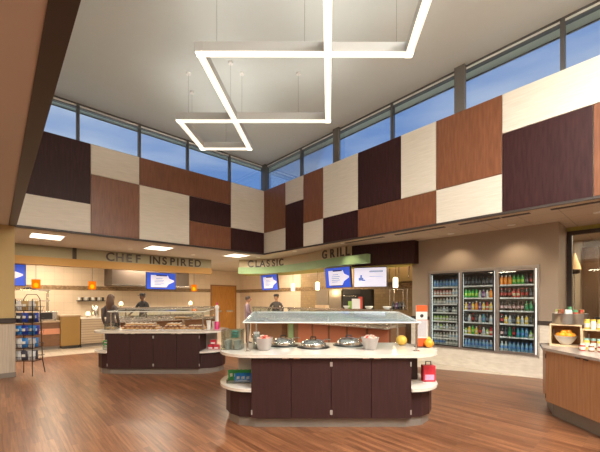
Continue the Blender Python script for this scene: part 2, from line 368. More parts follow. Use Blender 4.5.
ribbon('trim_12', lpath, -.05, .25, 2.6, 2.82, M['gold'])
rpath = smooth([(6.83, 10.97), (7.42, 10.25), (7.60, 9.5), (7.58, 8.6), (7.50, 7.8), (7.38, 7.0), (7.32, 6.1), (7.32, 5.36)])
ribbon('trim_13', rpath[:-6], .12, .25, 2.83, ZS, M['creamband'])
ribbon('trim_14', rpath, .0, .16, 2.6, 2.84, M['green'])
ribbon('trim_15', rpath[:-5], .16, 1.1, 2.6, 2.66, M['soff'])
mb = MB(); mb.prism([(7.55, 6.05), (7.99, 4.35), (8.2, 4.35), (8.2, 4.57), (8.5, 4.6), (8.5, 6.05)], 2.555, ZS); struct('trim_16', mb, M['dark'])
mb = MB(); mb.prism([(7.60, 5.99), (8.03, 4.45), (8.19, 4.45), (8.19, 4.6), (8.45, 4.63), (8.45, 5.99)], 2.53, 2.555); struct('trim_17', mb, M['soff'])
mb = MB(); mb.box((on_q(74.5, 11.88)-.05, 11.86, 2.82), (on_q(74.5, 11.88)+.05, 11.9, ZS)); struct('trim_18', mb, M['dgrey'])

def glyph(ch, size, depth=.02):
    cu = bpy.data.curves.new('g', 'FONT'); cu.body = ch; cu.size = size; cu.extrude = depth/2; cu.align_x = 'CENTER'; cu.offset = size*.02
    o = bpy.data.objects.new('g', cu); C.objects.link(o); bpy.context.view_layer.update()
    me = bpy.data.meshes.new_from_object(o.evaluated_get(bpy.context.evaluated_depsgraph_get())); C.objects.unlink(o); bpy.data.objects.remove(o)
    me.materials.clear(); return me
def lettering(name, text, label, spots, z, size, sxs=1.0):
    c = sum((s[0] for s in spots), Vector((0, 0)))/len(spots)
    t = thing(name, label, 'sign lettering', W(c.x, c.y, z), TH)
    chars = [c_ for c_ in text if c_ != ' ']
    for ch, (p, d) in zip(chars, spots):
        me = glyph(ch, size); me.materials.append(M['letter'])
        o = bpy.data.objects.new('letter', me); C.objects.link(o); o.parent = t
        o.location = (p.x-c.x, p.y-c.y, 0); o.scale = (sxs, 1, 1)
        o.rotation_euler = (PI/2, 0, math.atan2(d.y, d.x))
text = 'CHEF INSPIRED'; wd = {'I': .45, ' ': .75}
tot = sum(wd.get(c_, 1) for c_ in text); u = 0; spots = []
pa, pb = on_q(105.5, 11.87), on_q(201, 11.87)
for ch in text:
    k = wd.get(ch, 1); pc = pa+(pb-pa)*(u+k/2)/tot; u += k
    if ch != ' ': spots.append((Vector((pc, 11.885-(0 if pc<5 else (pc-5)*.05))), Vector((1, 0))))
lettering('sign_lettering', text, 'dark letters CHEF INSPIRED on the sage band at left', spots, 2.85, .37, .98)
def curve_hit(px):
    k = (px-300)/F; best = None
    for a, b in zip(rpath, rpath[1:]):
        for s_ in range(10):
            p = a.lerp(b, s_/10); w_ = W(p.x, p.y); e = abs(w_.x/w_.y-k)
            if best is None or e < best[0]: best = (e, p, (b-a).normalized())
    e, p, d = best; nn = Vector((-d.y, d.x)); return p+nn*.105, -d if d.y > 0 else d
for text, xs, lab, z in (('CLASSIC', (250, 256.2, 261.5, 266.6, 271.5, 275, 279), 'dark letters CLASSIC on the cream band above the green ribbon', 2.85), ('GRILL', (322, 329.5, 335, 339.3, 344.8), 'dark letters GRILL on the cream band beside the purple bulkhead', 2.87)):
    lettering('sign_lettering', text, lab, [curve_hit(x) for x in xs], z+.01, .36, .95)

# ------------------------------------------------------------------ zigzag pendant light
zf = 5.2
def zat(px, py): Y = (zf-EYE)*F/(300-py); return Vector(((px-300)/F*Y, Y))
zig = [zat(436, -26), zat(409, 55.2), zat(200, 54.5), zat(249.5, 149.2), zat(202.5, 149.2), zat(179.5, 121.5), zat(328, 121.5), zat(327.5, -26)]
ctr = Vector((-.2, 5.2))
t = thing('pendant_light', 'zigzag white linear light hung from the high ceiling', 'ceiling light', (ctr.x, ctr.y, zf))
hw = .058; mbh = MB(); mbl = MB(); mbu = MB()
for a, b in zip(zig, zig[1:]):
    d = (b-a).normalized(); nn = Vector((-d.y, d.x)); a2 = a-d*hw; b2 = b+d*hw
    def quad(w_, e=0): return [tuple(v-ctr) for v in (a2+d*e+nn*w_, a2+d*e-nn*w_, b2-d*e-nn*w_, b2-d*e+nn*w_)]
    mbh.prism(quad(hw), .012, .15); mbl.prism(quad(hw-.004, .004), 0, .012); mbu.prism(quad(hw-.02, .02), .15, .153)
mbh.build('housing', mat('light_housing', (.5, .5, .49), .45), t); mbl.build('diffuser', M['led'], t); mbu.build('added_uplight', M['uplight'], t)
for (i, f) in ((0, .45), (1, .06), (1, .5), (1, .92), (2, .5), (3, .5), (4, .5), (5, .06), (5, .42), (5, .8), (6, .5)):
    p = zig[i].lerp(zig[i+1], f)-ctr
    MB().tube([(p.x, p.y, .15), (p.x, p.y, ZC-zf-.03)], .002, 4).build('cable', M['grey'], t); MB().cyl(p.x, p.y, ZC-zf-.035, ZC-zf, .045).build('canopy', M['white'], t)

# ------------------------------------------------------------------ recessed lights
def area(name, loc, sx, sy, power, col=(1, .84, .64), rz=TH, parent=None, spread=PI):
    l = bpy.data.lights.new(name, 'AREA'); l.shape = 'RECTANGLE'; l.size = sx; l.size_y = sy; l.energy = power; l.color = col; l.spread = spread
    o = bpy.data.objects.new(name, l); C.objects.link(o); o.location = loc; o.rotation_euler.z = rz
    if parent: o.parent = parent
    return o
def troffer(p, q, lp_, lq_, label, power, group=None, z=ZS):
    t = thing('recessed_light', label, 'ceiling light', W(p, q, z), TH, group)
    mb = MB(); a, b = lp_/2, lq_/2; f = .03
    mb.box((-a-f, -b-f, -.012), (a+f, -b, 0)); mb.box((-a-f, b, -.012), (a+f, b+f, 0)); mb.box((-a-f, -b, -.012), (-a, b, 0)); mb.box((a, -b, -.012), (a+f, b, 0)); mb.build('frame', M['white'], t)
    mb = MB(); mb.box((-a, -b, -.006), (a, b, 0)); mb.build('lens', M['troff'], t)
    area('lamp', (0, 0, -.03), lp_, lq_, power, parent=t, rz=0, col=(1, .84, .64) if z < 4 else (1, .97, .92))
def spot_pq(px, py): X, Y = ((px-300)/F*(1.55*F/(300-py)), 1.55*F/(300-py)); return PQ(X, Y)
K = 1.15; HK = 160
for (px, py, lab) in ((47, 236.5, 'long lit ceiling light above the left end of the gold fascia'), (158.5, 248, 'lit ceiling light above the middle of CHEF INSPIRED'), (236.5, 255.5, 'lit ceiling light just left of the word CLASSIC')):
    p, q = spot_pq(px, py); troffer(p, q, .62, .75, lab, 60*K)
for p, q in ((-1.6, .5), (-1.6, 3.5), (-1.6, 6.5), (-4.2, 2), (-4.2, 6)):  # out-of-view lights put in to light the room from this side
    troffer(p, q, .6, 1.2, 'unseen ceiling light added in the low ceiling left of the camera', 45*K, 'added low ceiling lights')
for p, q in ((-2, 14.3), (1.2, 14.6), (4.4, 14.4), (5.7, 13.1)):
    troffer(p, q, 1.2, .3, 'ceiling light over the kitchen behind the gold fascia', 75*K, 'kitchen ceiling lights')
for p, q in ((9.2, 11.2), (9.3, 8.4), (8.8, 5.6)):
    troffer(p, q, .3, 1.2, 'ceiling light over the grill kitchen behind the green ribbon', 50*K, 'grill kitchen ceiling lights')
troffer(10.3, 0.6, .6, .6, 'square ceiling light in the room beyond the glass', 40*K, 'next room ceiling lights'); troffer(11.8, -1.2, .6, .6, 'square ceiling light in the room beyond the glass', 60*K, 'next room ceiling lights')
for p, q in ((1.3, -.6), (2.8, -.6), (4.3, -.6), (1.3, -2.3), (2.8, -2.3), (4.3, -2.3)):  # unseen lights added to brighten the facing walls and the floor
    troffer(p, q, 1.2, .6, 'unseen square ceiling light added in the high ceiling behind the camera', HK, 'added high ceiling lights', ZC)
def downlight(p, q, label, power, group=None, size=1.9, tilt=0):
    t = thing('downlight', label, 'ceiling light', W(p, q, ZS), TH, group)
    mb = MB(); mb.lathe([(.05, 0), (.075, 0), (.075, -.008), (.05, -.008)], seg=16); mb.build('trim_ring', M['white'], t)
    mb = MB(); mb.cyl(0, 0, -.004, 0, .05); mb.build('lens', M['troff'], t)
    l = bpy.data.lights.new('lamp', 'SPOT'); l.energy = power; l.color = (1, .80, .56); l.spot_size = size; l.spot_blend = .6; l.shadow_soft_size = .05
    o = bpy.data.objects.new('lamp', l); C.objects.link(o); o.parent = t; o.location = (0, 0, -.02); o.rotation_euler = (0, -tilt, 0)
for q, lab in ((on_p(449, 7.75), 'small round downlight above the left bay of the drink cooler'), (on_p(510, 7.75), 'small round downlight above the right bay of the drink cooler'), (on_p(598, 7.75), 'round downlight at the right edge near the glass partition')):
    downlight(7.85, q, lab, 38*K)
for q in (9.5, 7.5, 5.5): downlight(7.0, q+.4, 'downlight in the narrow soffit in front of the grill signs', 45*K, 'soffit downlights')
for p in (1, 3, 5): downlight(p, 10.9, 'downlight in the soffit in front of the gold fascia', 60*K, 'soffit downlights by gold fascia')
# linear slots in the tiled ceiling
for a, b in ((344, 384), (395, 445), (459, 500), (502, 530), (551, 606)):
    qa, qb = on_p(a, 7.02), on_p(b, 7.02); mid = (qa+qb)/2; h = abs(qa-qb)/2
    mb = MB(); mb.box((-.05, -h, -.008), (.05, h, 0)); o = mb.build('air_slot', [M['trimdark']], None, 0, W(7.02, mid, ZS), TH)
    tag(o, 'dark linear air slot in the soffit %s' % {344: 'above the purple bulkhead', 395: 'left of the drink cooler', 459: 'above the cooler middle bay', 502: 'above the cooler right bay', 551: 'above the glass partition'}[a], 'air vent')

# ------------------------------------------------------------------ islands
def end_poly(hl, a, b, side, n=14):     # half ellipse end beyond hl
    return [(side*(hl+a*math.sin(PI*i/n)), -b*math.cos(PI*i/n)) for i in range(n+1)]
def stadium(hl, a, b, n=14):
    return [(hl+a*math.sin(PI*i/n), -b*math.cos(PI*i/n)) for i in range(n+1)] + [(-hl-a*math.sin(PI*i/n), b*math.cos(PI*i/n)) for i in range(n+1)]
def island(label, loc, brace_r):
    t = thing('serving_island', label, 'counter', loc)
    MB().prism(stadium(.98, .52, .6), .885, .923, True).build('countertop', M['quartz'], t, .008)
    MB().prism(stadium(.95, .44, .5, 6), 0, .12).build('toe_kick', M['toe'], t)
    MB().box((-.999, -.53, .12), (.999, .54, .885)).build('body', M['lam'], t)
    for i in range(4):
        x0 = -1.0+.5*i; d = MB().box((x0+.003, -.55, .125), (x0+.497, -.53, .88)).build('door', M['lam'], t, .002)
        hx = x0+.008 if i % 2 == 0 else x0+.492
        for z in (.2, .8):
            if i == 0 and z > .5: continue
            MB().box((hx-.008, -.556, z-.028), (hx+.008, -.55, z+.028)).build('hinge', M['hinge'], d)
        px_ = x0+.43 if i % 2 == 0 else x0+.07
        MB().box((px_-.04, -.57, .868), (px_+.04, -.55, .882)).build('pull', M['chrome'], d)
    for s in (-1, 1):
        MB().prism(end_poly(1.001, .42, .5, s, 8), .12, .455).build('end_cabinet', M['lam'], t)
        MB().prism(end_poly(1.0, .50, .57, s), .455, .49, True).build('shelf', M['quartz'], t, .006)
        m_ = M['lightgrey'] if s < 0 or not brace_r else M['lam']
        MB().box((s*1.001, -.05, .49), (s*1.25, -.02, .885)).build('support_panel', m_, t)
    return t
island('dark espresso serving island with white oval top nearest the camera', (.39, 4.7, 0), True)
island('dark espresso serving island farther back, holding pastries', (-3.16, 7.72, 0), False)
CT = .923
def guard(label, loc, x0, x1, yf, yb, zf_, zb_, post_x, top_m):
    t = thing('sneeze_guard', label, 'sneeze guard', loc)
    for x in post_x:
        for y, z in ((yf+.05, zf_), (yb-.05, zb_)):
            m_ = MB(); m_.tube([(x, y, .006), (x, y, z-.0)], .016, 10); m_.cyl(x, y, 0, .012, .04); m_.build('post', M['steel'], t)
        m_ = MB(); m_.tube([(x, yf, zf_-.02), (x, yb, zb_-.02)], .012, 8); m_.build('bracket', M['steel'], t)
    m_ = MB(); vs = [(x0, yf, zf_), (x1, yf, zf_), (x1, yb, zb_), (x0, yb, zb_)]
    m_.add(vs + [(a, b, c+.01) for a, b, c in vs], [(3, 2, 1, 0), (4, 5, 6, 7), (0, 1, 5, 4), (1, 2, 6, 5), (2, 3, 7, 6), (3, 0, 4, 7)]); m_.build('glass_shelf', top_m, t)
    m_ = MB(); m_.tube([(x0, yf, zf_-.004), (x1, yf, zf_-.004)], .009, 8); m_.tube([(x0, yb, zb_), (x1, yb, zb_)], .01, 8); m_.tube([(x0, yf, zf_), (x0, yb, zb_)], .01, 8); m_.tube([(x1, yf, zf_), (x1, yb, zb_)], .01, 8)
    m_.build('edge_rail', mat('edge_light_trim', (.8, .8, .78), .25), t)
    return t
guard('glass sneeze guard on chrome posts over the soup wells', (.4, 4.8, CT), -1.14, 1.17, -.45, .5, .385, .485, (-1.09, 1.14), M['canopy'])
guard('glass sneeze guard on thin posts over the pastries', (-3.16, 7.72, CT), -1.12, 1.05, -.3, .42, .42, .455, (-1.08, 0.98), M['gguard'])

# soup wells
def soup(label, x, y):
    t = thing('soup_well', label, 'soup pot', (x, y, CT), random.uniform(-.3, .3), 'soup wells on the near island')
    MB().lathe([(.235, 0), (.235, .012), (.19, .018), (.18, .012)], seg=28).build('rim', M['dgrey'], t)
    l = MB().lathe([(.18, .014), (.18, .055), (.172, .07), (.12, .105), (.02, .12), (1e-5, .12)], seg=28).build('lid', M['chrome'], t)
    m_ = MB(); m_.tube([(-.04, 0, .115), (-.035, 0, .148), (.035, 0, .148), (.04, 0, .115)], .008, 8); m_.build('lid_handle', M['black'], l)
    m_ = MB(); m_.tube([(.12, -.05, .1), (.21, -.1, .13), (.26, -.12, .125)], .007, 6); m_.build('ladle', M['steel'], t)
soup('chrome lidded soup well nearest the left candy bowl', -.25, 4.98); soup('chrome lidded soup well in the middle of the three', .19, 4.78); soup('chrome lidded soup well nearest the right candy bowl', .73, 5.0)

# fluted bowls full of wrapped packets
pk = [mat('packet_%s' % c, v, .35) for c, v in (('red', (.75, .09, .07)), ('white', (.8, .72, .66)), ('peach', (.82, .42, .3)))]
def packet_mesh(m):
    b = MB(); b.add([(-.035, -.022, 0), (.035, -.022, 0), (.035, .022, 0), (-.035, .022, 0), (-.03, -.016, .02), (.03, -.016, .02), (.03, .016, .02), (-.03, .016, .02)], [(3,2,1,0),(4,5,6,7),(0,1,5,4),(1,2,6,5),(2,3,7,6),(3,0,4,7)])
    return b.mesh('packet', m)
pkm = [packet_mesh(m) for m in pk]
def bowl(x, y, side):
    t = thing('fluted_bowl', 'fluted white bowl of wrapped packets at %s soup wells' % side, 'bowl', (x, y, CT))
    MB().lathe([(.07, 0), (.085, .02), (.118, .165), (.122, .17), (.112, .165), (.078, .025), (.0001, .022)], seg=28, flute=.035).build('bowl_body', M['fros'], t)
    for k in range(45):
        lay, j = divmod(k, 9); a = j*2*PI/9+lay*.4; r = (.045, .055, .066, .062, .03)[lay]
        o = bpy.data.objects.new('wrapped_packet', pkm[(k*7+k//3) % 3 if side == 'left of the' else (1, 2, 1, 0)[k % 4]]); C.objects.link(o)
        o.location = (x+r*math.cos(a), y+r*math.sin(a), CT+(.03, .07, .115, .148, .168)[lay]); o.rotation_euler = (random.uniform(-.5, .5), random.uniform(-.9, .3), a)
        tag(o, 'wrapped packet in the fluted bowl %s soup wells' % side, 'packet', 'packets in bowl %s soup wells' % side)
bowl(-.486, 4.5, 'left of the'); bowl(.957, 4.55, 'right of the')

# acrylic bin with teal cups, straw canister
def clear_bin(label, x, y, w_, d_, h_, z=CT, rz=0, cat='bin'):
    t = thing('acrylic_bin', label, cat, (x, y, z), rz)
    m_ = MB(); a, b, g = w_/2, d_/2, .006
    m_.box((-a, -b, 0), (a, b, g)); m_.box((-a, -b, g), (a, -b+g, h_)); m_.box((-a, b-g, g), (a, b, h_)); m_.box((-a, -b+g, g), (-a+g, b-g, h_)); m_.box((a-g, -b+g, g), (a, b-g, h_))
    m_.build('shell', M['acryl'], t); return t
t = clear_bin('clear acrylic bin of teal cups at left end of the near island', -.93, 4.62, .27, .24, .27)
MB().box((-.135, -.013, .15), (.135, .013, .155)).build('divider', M['acryl'], t)
lidm = MB().lathe([(.055, 0), (.06, .004), (.05, .016), (.0001, .018)], seg=14).mesh('cup_lid', mat('teal_plastic', (.10, .42, .36), .4))
cupm = MB().lathe([(.03, 0), (.045, .11), (.047, .112), (.043, .11), (.029, .004), (1e-5, .003)], seg=14).mesh('paper_cup', mat('pale_cup', (.72, .78, .76), .4))
for k, (dx, dy) in enumerate(((-.065, -.06), (.065, -.06), (-.065, .06), (.065, .06))):
    o = bpy.data.objects.new('cup', cupm); C.objects.link(o); o.location = (-.93+dx, 4.62+dy, CT+.007); tag(o, 'pale cup inside the clear bin on the near island', 'cup', 'cups in the acrylic bin')
for k in range(5):
    o = bpy.data.objects.new('teal_cup', lidm); C.objects.link(o); o.location = (-.90, 4.60+.012*(k % 2), CT+.157+.02*k); o.rotation_euler.x = .15 if k % 2 else -.1; tag(o, 'shallow teal cup stacked in the clear bin on the near island', 'cup', 'teal cups in the acrylic bin')
t = thing('straw_canister', 'clear round canister of straws beside the left guard post', 'canister', (-.61, 4.66, CT))
MB().lathe([(.05, 0), (.05, .2), (.045, .2), (.045, .006), (1e-5, .006)], seg=16).build('jar', M['acryl'], t)
m_ = MB()
for k in range(12): a = k*PI/6; m_.tube([(.02*math.cos(a), .02*math.sin(a), .01), (.038*math.cos(a), .038*math.sin(a), .23)], .004, 5)
o = m_.build('straws', M['white'], t); o['kind'] = 'stuff'

# table-top sign and fruit at the right end
t = thing('table_sign', 'upright orange and white table sign at the right island end', 'sign', (1.745, 4.78, CT))
MB().box((-.09, -.05, 0), (.09, .05, .012)).build('sign_base', M['black'], t)
sg = MB().box((-.08, -.008, .012), (.08, .008, .60)).build('board', mat('sign_board', (.58, .57, .56), .5), t)
MB().box((-.08, -.010, .012), (.08, -.008, .13)).build('orange_band', mat('sign_orange', (.62, .09, .02), .4), sg)
MB().box((-.08, -.010, .51), (.08, -.008, .60)).build('orange_band', MATS['sign_orange'], sg)
MB().ball((0, -.009, .45), .026, sy=.1).build('black_emblem', M['black'], sg)
MB().box((-.068, -.010, .15), (.068, -.009, .375)).build('paper', mat('printed_paper', (.42, .40, .42), .7, noise=.3, nscale=90), sg)
MB().box((-.08, -.010, .385), (.08, -.008, .395)).build('orange_band', MATS['sign_orange'], sg)
def fruit_mesh(col, r): 
    b = MB(); b.ball((0, 0, r*.93), r, sz=.93, seg=16, rings=10); b.m = 1; b.cyl(0, 0, r*1.8, r*1.93, .006, seg=6); return b.mesh('fruit', [mat('rind_%s' % col[0], col[1], .4, noise=.12, nscale=40), mat('fruit_stem', (.1, .13, .03), .6)])
fy = fruit_mesh(('yellow', (.85, .52, .08)), .072); fo = fruit_mesh(('deep_orange', (.90, .34, .02)), .066)
for k, (x, y, m, lab) in enumerate(((1.52, 4.98, fy, 'yellow fruit left of the orange and white sign'), (1.90, 5.0, fy, 'yellow fruit farthest right on the near island, behind the others'), (1.85, 4.86, fy, 'yellow fruit at right, just behind the deep orange one'), (1.855, 4.80, fo, 'deep orange fruit at the right tip of the near island'))):
    if k == 3: x, y = 1.865, 4.74
    o = bpy.data.objects.new('fruit', m); C.objects.link(o); o.location = (x-.03*(k == 3), y, CT); tag(o, lab, 'fruit', 'fruit beside the table sign')
    if k == 0: o.scale = (1.12,)*3

# goods on the end shelves
def pack(name, label, x, y, z, w_, d_, h_, cols, handle=False, cat='package', rz=0, group=None):
    t = thing(name, label, cat, (x, y, z), rz, group)
    MB().box((-w_/2, -d_/2, 0), (w_/2, d_/2, h_)).build('carton', cols[0], t, .01)
    MB().box((-w_*.36, -d_/2-.003, h_*.12), (w_*.36, -d_/2, h_*.45)).build('label_patch', cols[1], t)
    if handle: MB().tube([(-w_*.22, 0, h_), (-w_*.2, 0, h_+.05), (w_*.2, 0, h_+.05), (w_*.22, 0, h_)], .006, 6).build('handle', M['black'], t)
    return t
red = mat('red_wrap', (.55, .03, .05), .35, noise=.3, nscale=25); pink = mat('pink_print', (.62, .35, .55), .5, noise=.4, nscale=40); navy = mat('navy_wrap', (.06, .07, .2), .4)
SH = .49
pack('gift_pack', 'red pack with a black handle on the near island right shelf', 1.755, 4.56, SH, .17, .1, .22, (red, pink), True)
pack('gift_pack', 'navy pack behind the red one on the right shelf', 1.60, 4.7, SH, .1, .08, .17, (navy, red))
t = thing('wire_tray', 'clear tray of snack bags on the near island left shelf', 'tray', (-.83, 4.52, SH))
m_ = MB(); m_.box((-.15, -.1, 0), (.17, .12, .006)); m_.box((-.15, -.1, .006), (.17, -.094, .05)); m_.box((-.15, .114, .006), (.17, .12, .05)); m_.box((-.15, -.094, .006), (-.144, .114, .05)); m_.box((.164, -.094, .006), (.17, .114, .05)); m_.build('tray_body', M['acryl'], t)
def bag_mesh(w_, h_, d_, col, name='bag'):
    b = MB(); n_ = 5; rows = []
    prof = [(0, .002), (.12, .6), (.5, 1), (.85, .6), (.93, .08), (1, .05)]
    vs = []; fs = []
    for i, (f, k) in enumerate(prof):
        for s in (-1, 1):
            for x in (-1, -.5, 0, .5, 1):
                vs.append((x*w_/2*(1 if k < .3 else .94), s*d_/2*k*(1-.75*x*x) if abs(x) < 1 else s*.001, f*h_))
    for i in range(len(prof)-1):
        for s in (0, 1):
            for j in range(4):
                a = i*10+s*5+j; q_ = (a, a+1, a+11, a+10); fs.append(q_ if s == 0 else q_[::-1])
    for j in range(4): fs.append((50+j, 51+j, 56+j, 55+j)); fs.append((j+1, j, j+5, j+6))
    b.add(vs, fs, True); b.m = 1; b.box((-w_*.25, -d_*.56, h_*.4), (w_*.25, -d_*.5, h_*.68)); return b.mesh(name, [col, mat('bag_logo', (.75, .75, .7), .5)])
bl = mat('bag_blue', (.03, .22, .62), .3); gr = mat('bag_green', (.06, .36, .10), .35, noise=.3, nscale=30); lt = mat('bag_pale', (.55, .60, .50), .35); dbl = mat('bag_deep_blue', (.02, .06, .42), .3); wh = mat('bag_white', (.62, .63, .66), .35); blk = mat('bag_dark', (.05, .05, .08), .35)
for k in range(4):
    o = bpy.data.objects.new('snack_bag', bag_mesh(.085, .13, .035, bl) if k == 0 else bpy.data.objects['snack_bag'].data); C.objects.link(o); o.location = (-.84+.065*k, 4.455, SH+.007); o.rotation_euler = (.1, 0, PI/2-.9)
    tag(o, 'blue snack bag at the front of the clear tray', 'snack bag', 'blue bags in the tray')
gm = bag_mesh(.085, .15, .035, gr)
for k in range(5):
    o = bpy.data.objects.new('snack_bag', gm); C.objects.link(o); o.location = (-.94+.06*k, 4.55, SH+.007); o.rotation_euler = (-.1, 0, PI/2-1.0)
    tag(o, 'green snack bag at the back of the clear tray', 'snack bag', 'green bags in the tray')
def bottle_mesh(h, r, body, cap, lab=None, can=False):
    b = MB()
    if can: b.lathe([(r*.85, 0), (r, .01), (r, h-.012), (r*.85, h)], seg=10); b.m = 1; b.lathe([(r*1.01, h*.3), (r*1.01, h*.7)], seg=10)
    else:
        b.lathe([(r*.8, 0), (r, .01), (r, h*.62), (r*.85, h*.72), (r*.4, h*.86), (r*.38, h*.9)], seg=10); b.m = 1; b.lathe([(r*.46, h*.9), (r*.46, h)], seg=8)
        b.m = 2; b.lathe([(r*1.02, h*.28), (r*1.02, h*.55)], seg=10)
    return b.mesh('bottle', [body, cap, lab or cap])
capw = mat('cap_white', (.75, .75, .75), .4); capr = mat('cap_red', (.6, .03, .03), .4); capb = mat('cap_blue', (.05, .2, .6), .4); capg = mat('cap_green', (.04, .35, .1), .4); capk = mat('cap_black', (.03, .03, .03), .4)
o = bpy.data.objects.new('bottle', bottle_mesh(.25, .03, mat('b_crimson', (.45, .01, .02), .25), capr)); C.objects.link(o); o.location = (-.86, 4.85, SH); tag(o, 'red squeeze bottle behind the snack tray on the left shelf', 'bottle')
# second island shelves
for k, (dx, dz) in enumerate(((0, 0), (.13, 0), (.06, .11))):
    pack('snack_box', ['red and white box, left one on far island right shelf', 'red and white box, right one on far island right shelf', 'red and white box stacked on top, far island right shelf'][k], -2.02+dx, 7.55, SH+dz, .12, .09, .105, (red, M['white']), cat='box')
for k, (dx, dz, c_) in enumerate(((0, 0, lt), (.02, .07, gr), (.01, .14, gr))):
    pack('snack_box', ['pale box at the bottom, far island left shelf', 'green box in the middle of the stack, far left shelf', 'green box topmost on the far island left shelf'][k], -4.31+dx, 7.5, SH+dz, .2, .14, .068, (c_, M['white']), cat='box')

# pastries on trays
crust = mat('pastry', (.62, .36, .15), .6, noise=.35, nscale=30); ice = mat('pastry_icing', (.85, .78, .68), .5, noise=.15, nscale=30); choc = mat('pastry_dark', (.30, .13, .06), .6, noise=.3, nscale=30)
def pastry(kind):
    b = MB()
    if kind == 0: b.ball((0, 0, .025), .055, 1, .75, .5, 12, 8); b.m = 1; b.ball((0, 0, .034), .045, 1, .7, .45, 12, 6)
    elif kind == 1: b.box((-.05, -.035, 0), (.05, .035, .035)); b.m = 1; b.box((-.045, -.03, .035), (.045, .03, .045))
    else:
        for s in range(12):
            a = s*2*PI/12; b.ball((.035*math.cos(a), .035*math.sin(a), .02), .022, seg=8, rings=6)
        b.m = 1; b.lathe([(.02, .035), (.035, .043), (.05, .035)], seg=12)
    return b.mesh('pastry', [(crust, choc, crust)[kind], ice])
pm = [pastry(k) for k in range(3)]
def tray(label, x, y, w_, d_, z=CT):
    t = thing('pastry_tray', label, 'tray', (x, y, z)); MB().box((-w_/2, -d_/2, 0), (w_/2, d_/2, .012)).build('plate', M['steel'] if z > 1 else M['white'], t, .004)
    if z > CT+.01: MB().cyl(0, 0, CT-z+.0, 0, .03).build('stand', M['steel'], t)
    return t
def fill(x, y, w_, d_, z, nx, ny, layers, where):
    for l in range(layers):
        for i in range(nx-l):
            for j in range(ny):
                k = (i*3+j*5+l) % 3; o = bpy.data.objects.new('pastry', pm[k]); C.objects.link(o)
                o.location = (x-w_/2+w_*(i+.5+.5*l)/nx, y-d_/2+d_*(j+.5)/ny, z+.013+l*.047); o.rotation_euler.z = random.uniform(0, 3)
                tag(o, '%s on the %s' % (('iced bun', 'iced slice', 'iced ring pastry')[k], where), 'pastry', '%s on the %s' % (('buns', 'slices', 'rings')[k], where))
for lab, x, y, w_, z, nx, ly in (('long left tray of pastries on the far island', -3.62, 7.62, .85, CT, 8, 3), ('middle tray of pastries on the far island', -2.86, 7.62, .5, CT, 5, 3), ('right tray of pastries on the far island', -2.36, 7.62, .42, CT, 4, 2), ('raised top plate of pastries on the far island', -2.78, 7.94, .38, CT+.22, 4, 1)):
    tray(lab, x, y, w_, .3 if z == CT else .2, z); fill(x, y, w_, .27 if z == CT else .18, z, nx, 3 if z == CT else 2, ly, lab.replace('tray of pastries', 'tray').replace('plate of pastries', 'plate').replace(' on the far island', ' of the far island'))
t = clear_bin('clear display bin with rolls at left end of far island', -4.36, 7.72, .24, .22, .15)
for k in range(4):
    o = bpy.data.objects.new('pastry', pm[0]); C.objects.link(o); o.location = (-4.42+.11*(k % 2), 7.67+.09*(k//2), CT+.007); tag(o, 'iced bun in the clear display bin', 'pastry', 'buns in the display bin')
t = thing('bottle_stand', 'tall pink and white upright stand at right end of far island', 'display stand', (-1.93, 7.74, CT))
MB().lathe([(.055, 0), (.055, .17), (.04, .18)], seg=14).build('pink_base', mat('hot_pink', (.62, .03, .18), .4), t)
MB().lathe([(.04, .18), (.04, .47), (.05, .48), (.05, .53), (.02, .56)], seg=14).build('white_column', M['white'], t)
MB().lathe([(.018, .56), (.018, .6), (.008, .63)], seg=8).build('pink_top', MATS['hot_pink'], t)
for k, (x, y) in enumerate(((-2.10, 7.66), (-2.02, 7.84))):
    o = bpy.data.objects.new('paper_cup', MB().lathe([(.035, 0), (.055, .2), (.058, .205), (.05, .2), (.03, .005)], seg=14).mesh('cup', M['white']) if k == 0 else o.data); C.objects.link(o); o.location = (x, y, CT); o.scale = (1, 1, 1-.15*k)
    tag(o, ['taller white paper cup just left of the pink stand', 'shorter white paper cup behind, by the pink stand'][k], 'cup')

# ------------------------------------------------------------------ drink cooler
qc = (q0+q1)/2; t = thing('beverage_cooler', 'three-door glass drinks cooler set into the taupe wall', 'refrigerator', W(PW, qc, 0), TH)
hwid = (q1-q0)/2; dw = 2*hwid/3
coolm = mat('cooler_frame', (.42, .37, .33), .3, .7); inn = mat('cooler_inside', (.10, .11, .11), .5)
m_ = MB(); m_.box((.02, -hwid+.002, zb+.002), (.70, -hwid+.03, zt-.002)); m_.box((.02, hwid-.03, zb+.002), (.70, hwid-.002, zt-.002)); m_.box((.02, -hwid+.03, zt-.05), (.70, hwid-.03, zt-.002)); m_.box((.02, -hwid+.03, zb+.002), (.70, hwid-.03, zb+.035)); m_.box((.66, -hwid+.03, zb+.035), (.70, hwid-.03, zt-.05))
m_.build('cabinet', inn, t)
m_ = MB(); f = .045
m_.box((-.02, -hwid-.03, zt-.035), (.02, hwid+.03, zt+.03)); m_.box((-.02, -hwid-.03, zb-.03), (.02, hwid+.03, zb+.03)); m_.box((-.02, -hwid-.03, zb+.03), (.02, -hwid+.02, zt-.035)); m_.box((-.02, hwid-.02, zb+.03), (.02, hwid+.03, zt-.035))
for s in (-1, 1): m_.box((-.02, s*dw/2-.028, zb+.03), (.02, s*dw/2+.028, zt-.035))
m_.build('surround', coolm, t)
ledc = mat('cooler_led', (1, 1, 1), .5, emit=(.93, 1, .98), es=1.6)
bays = ((1, 8, 'left'), (0, 6, 'middle'), (-1, 6, 'right'))
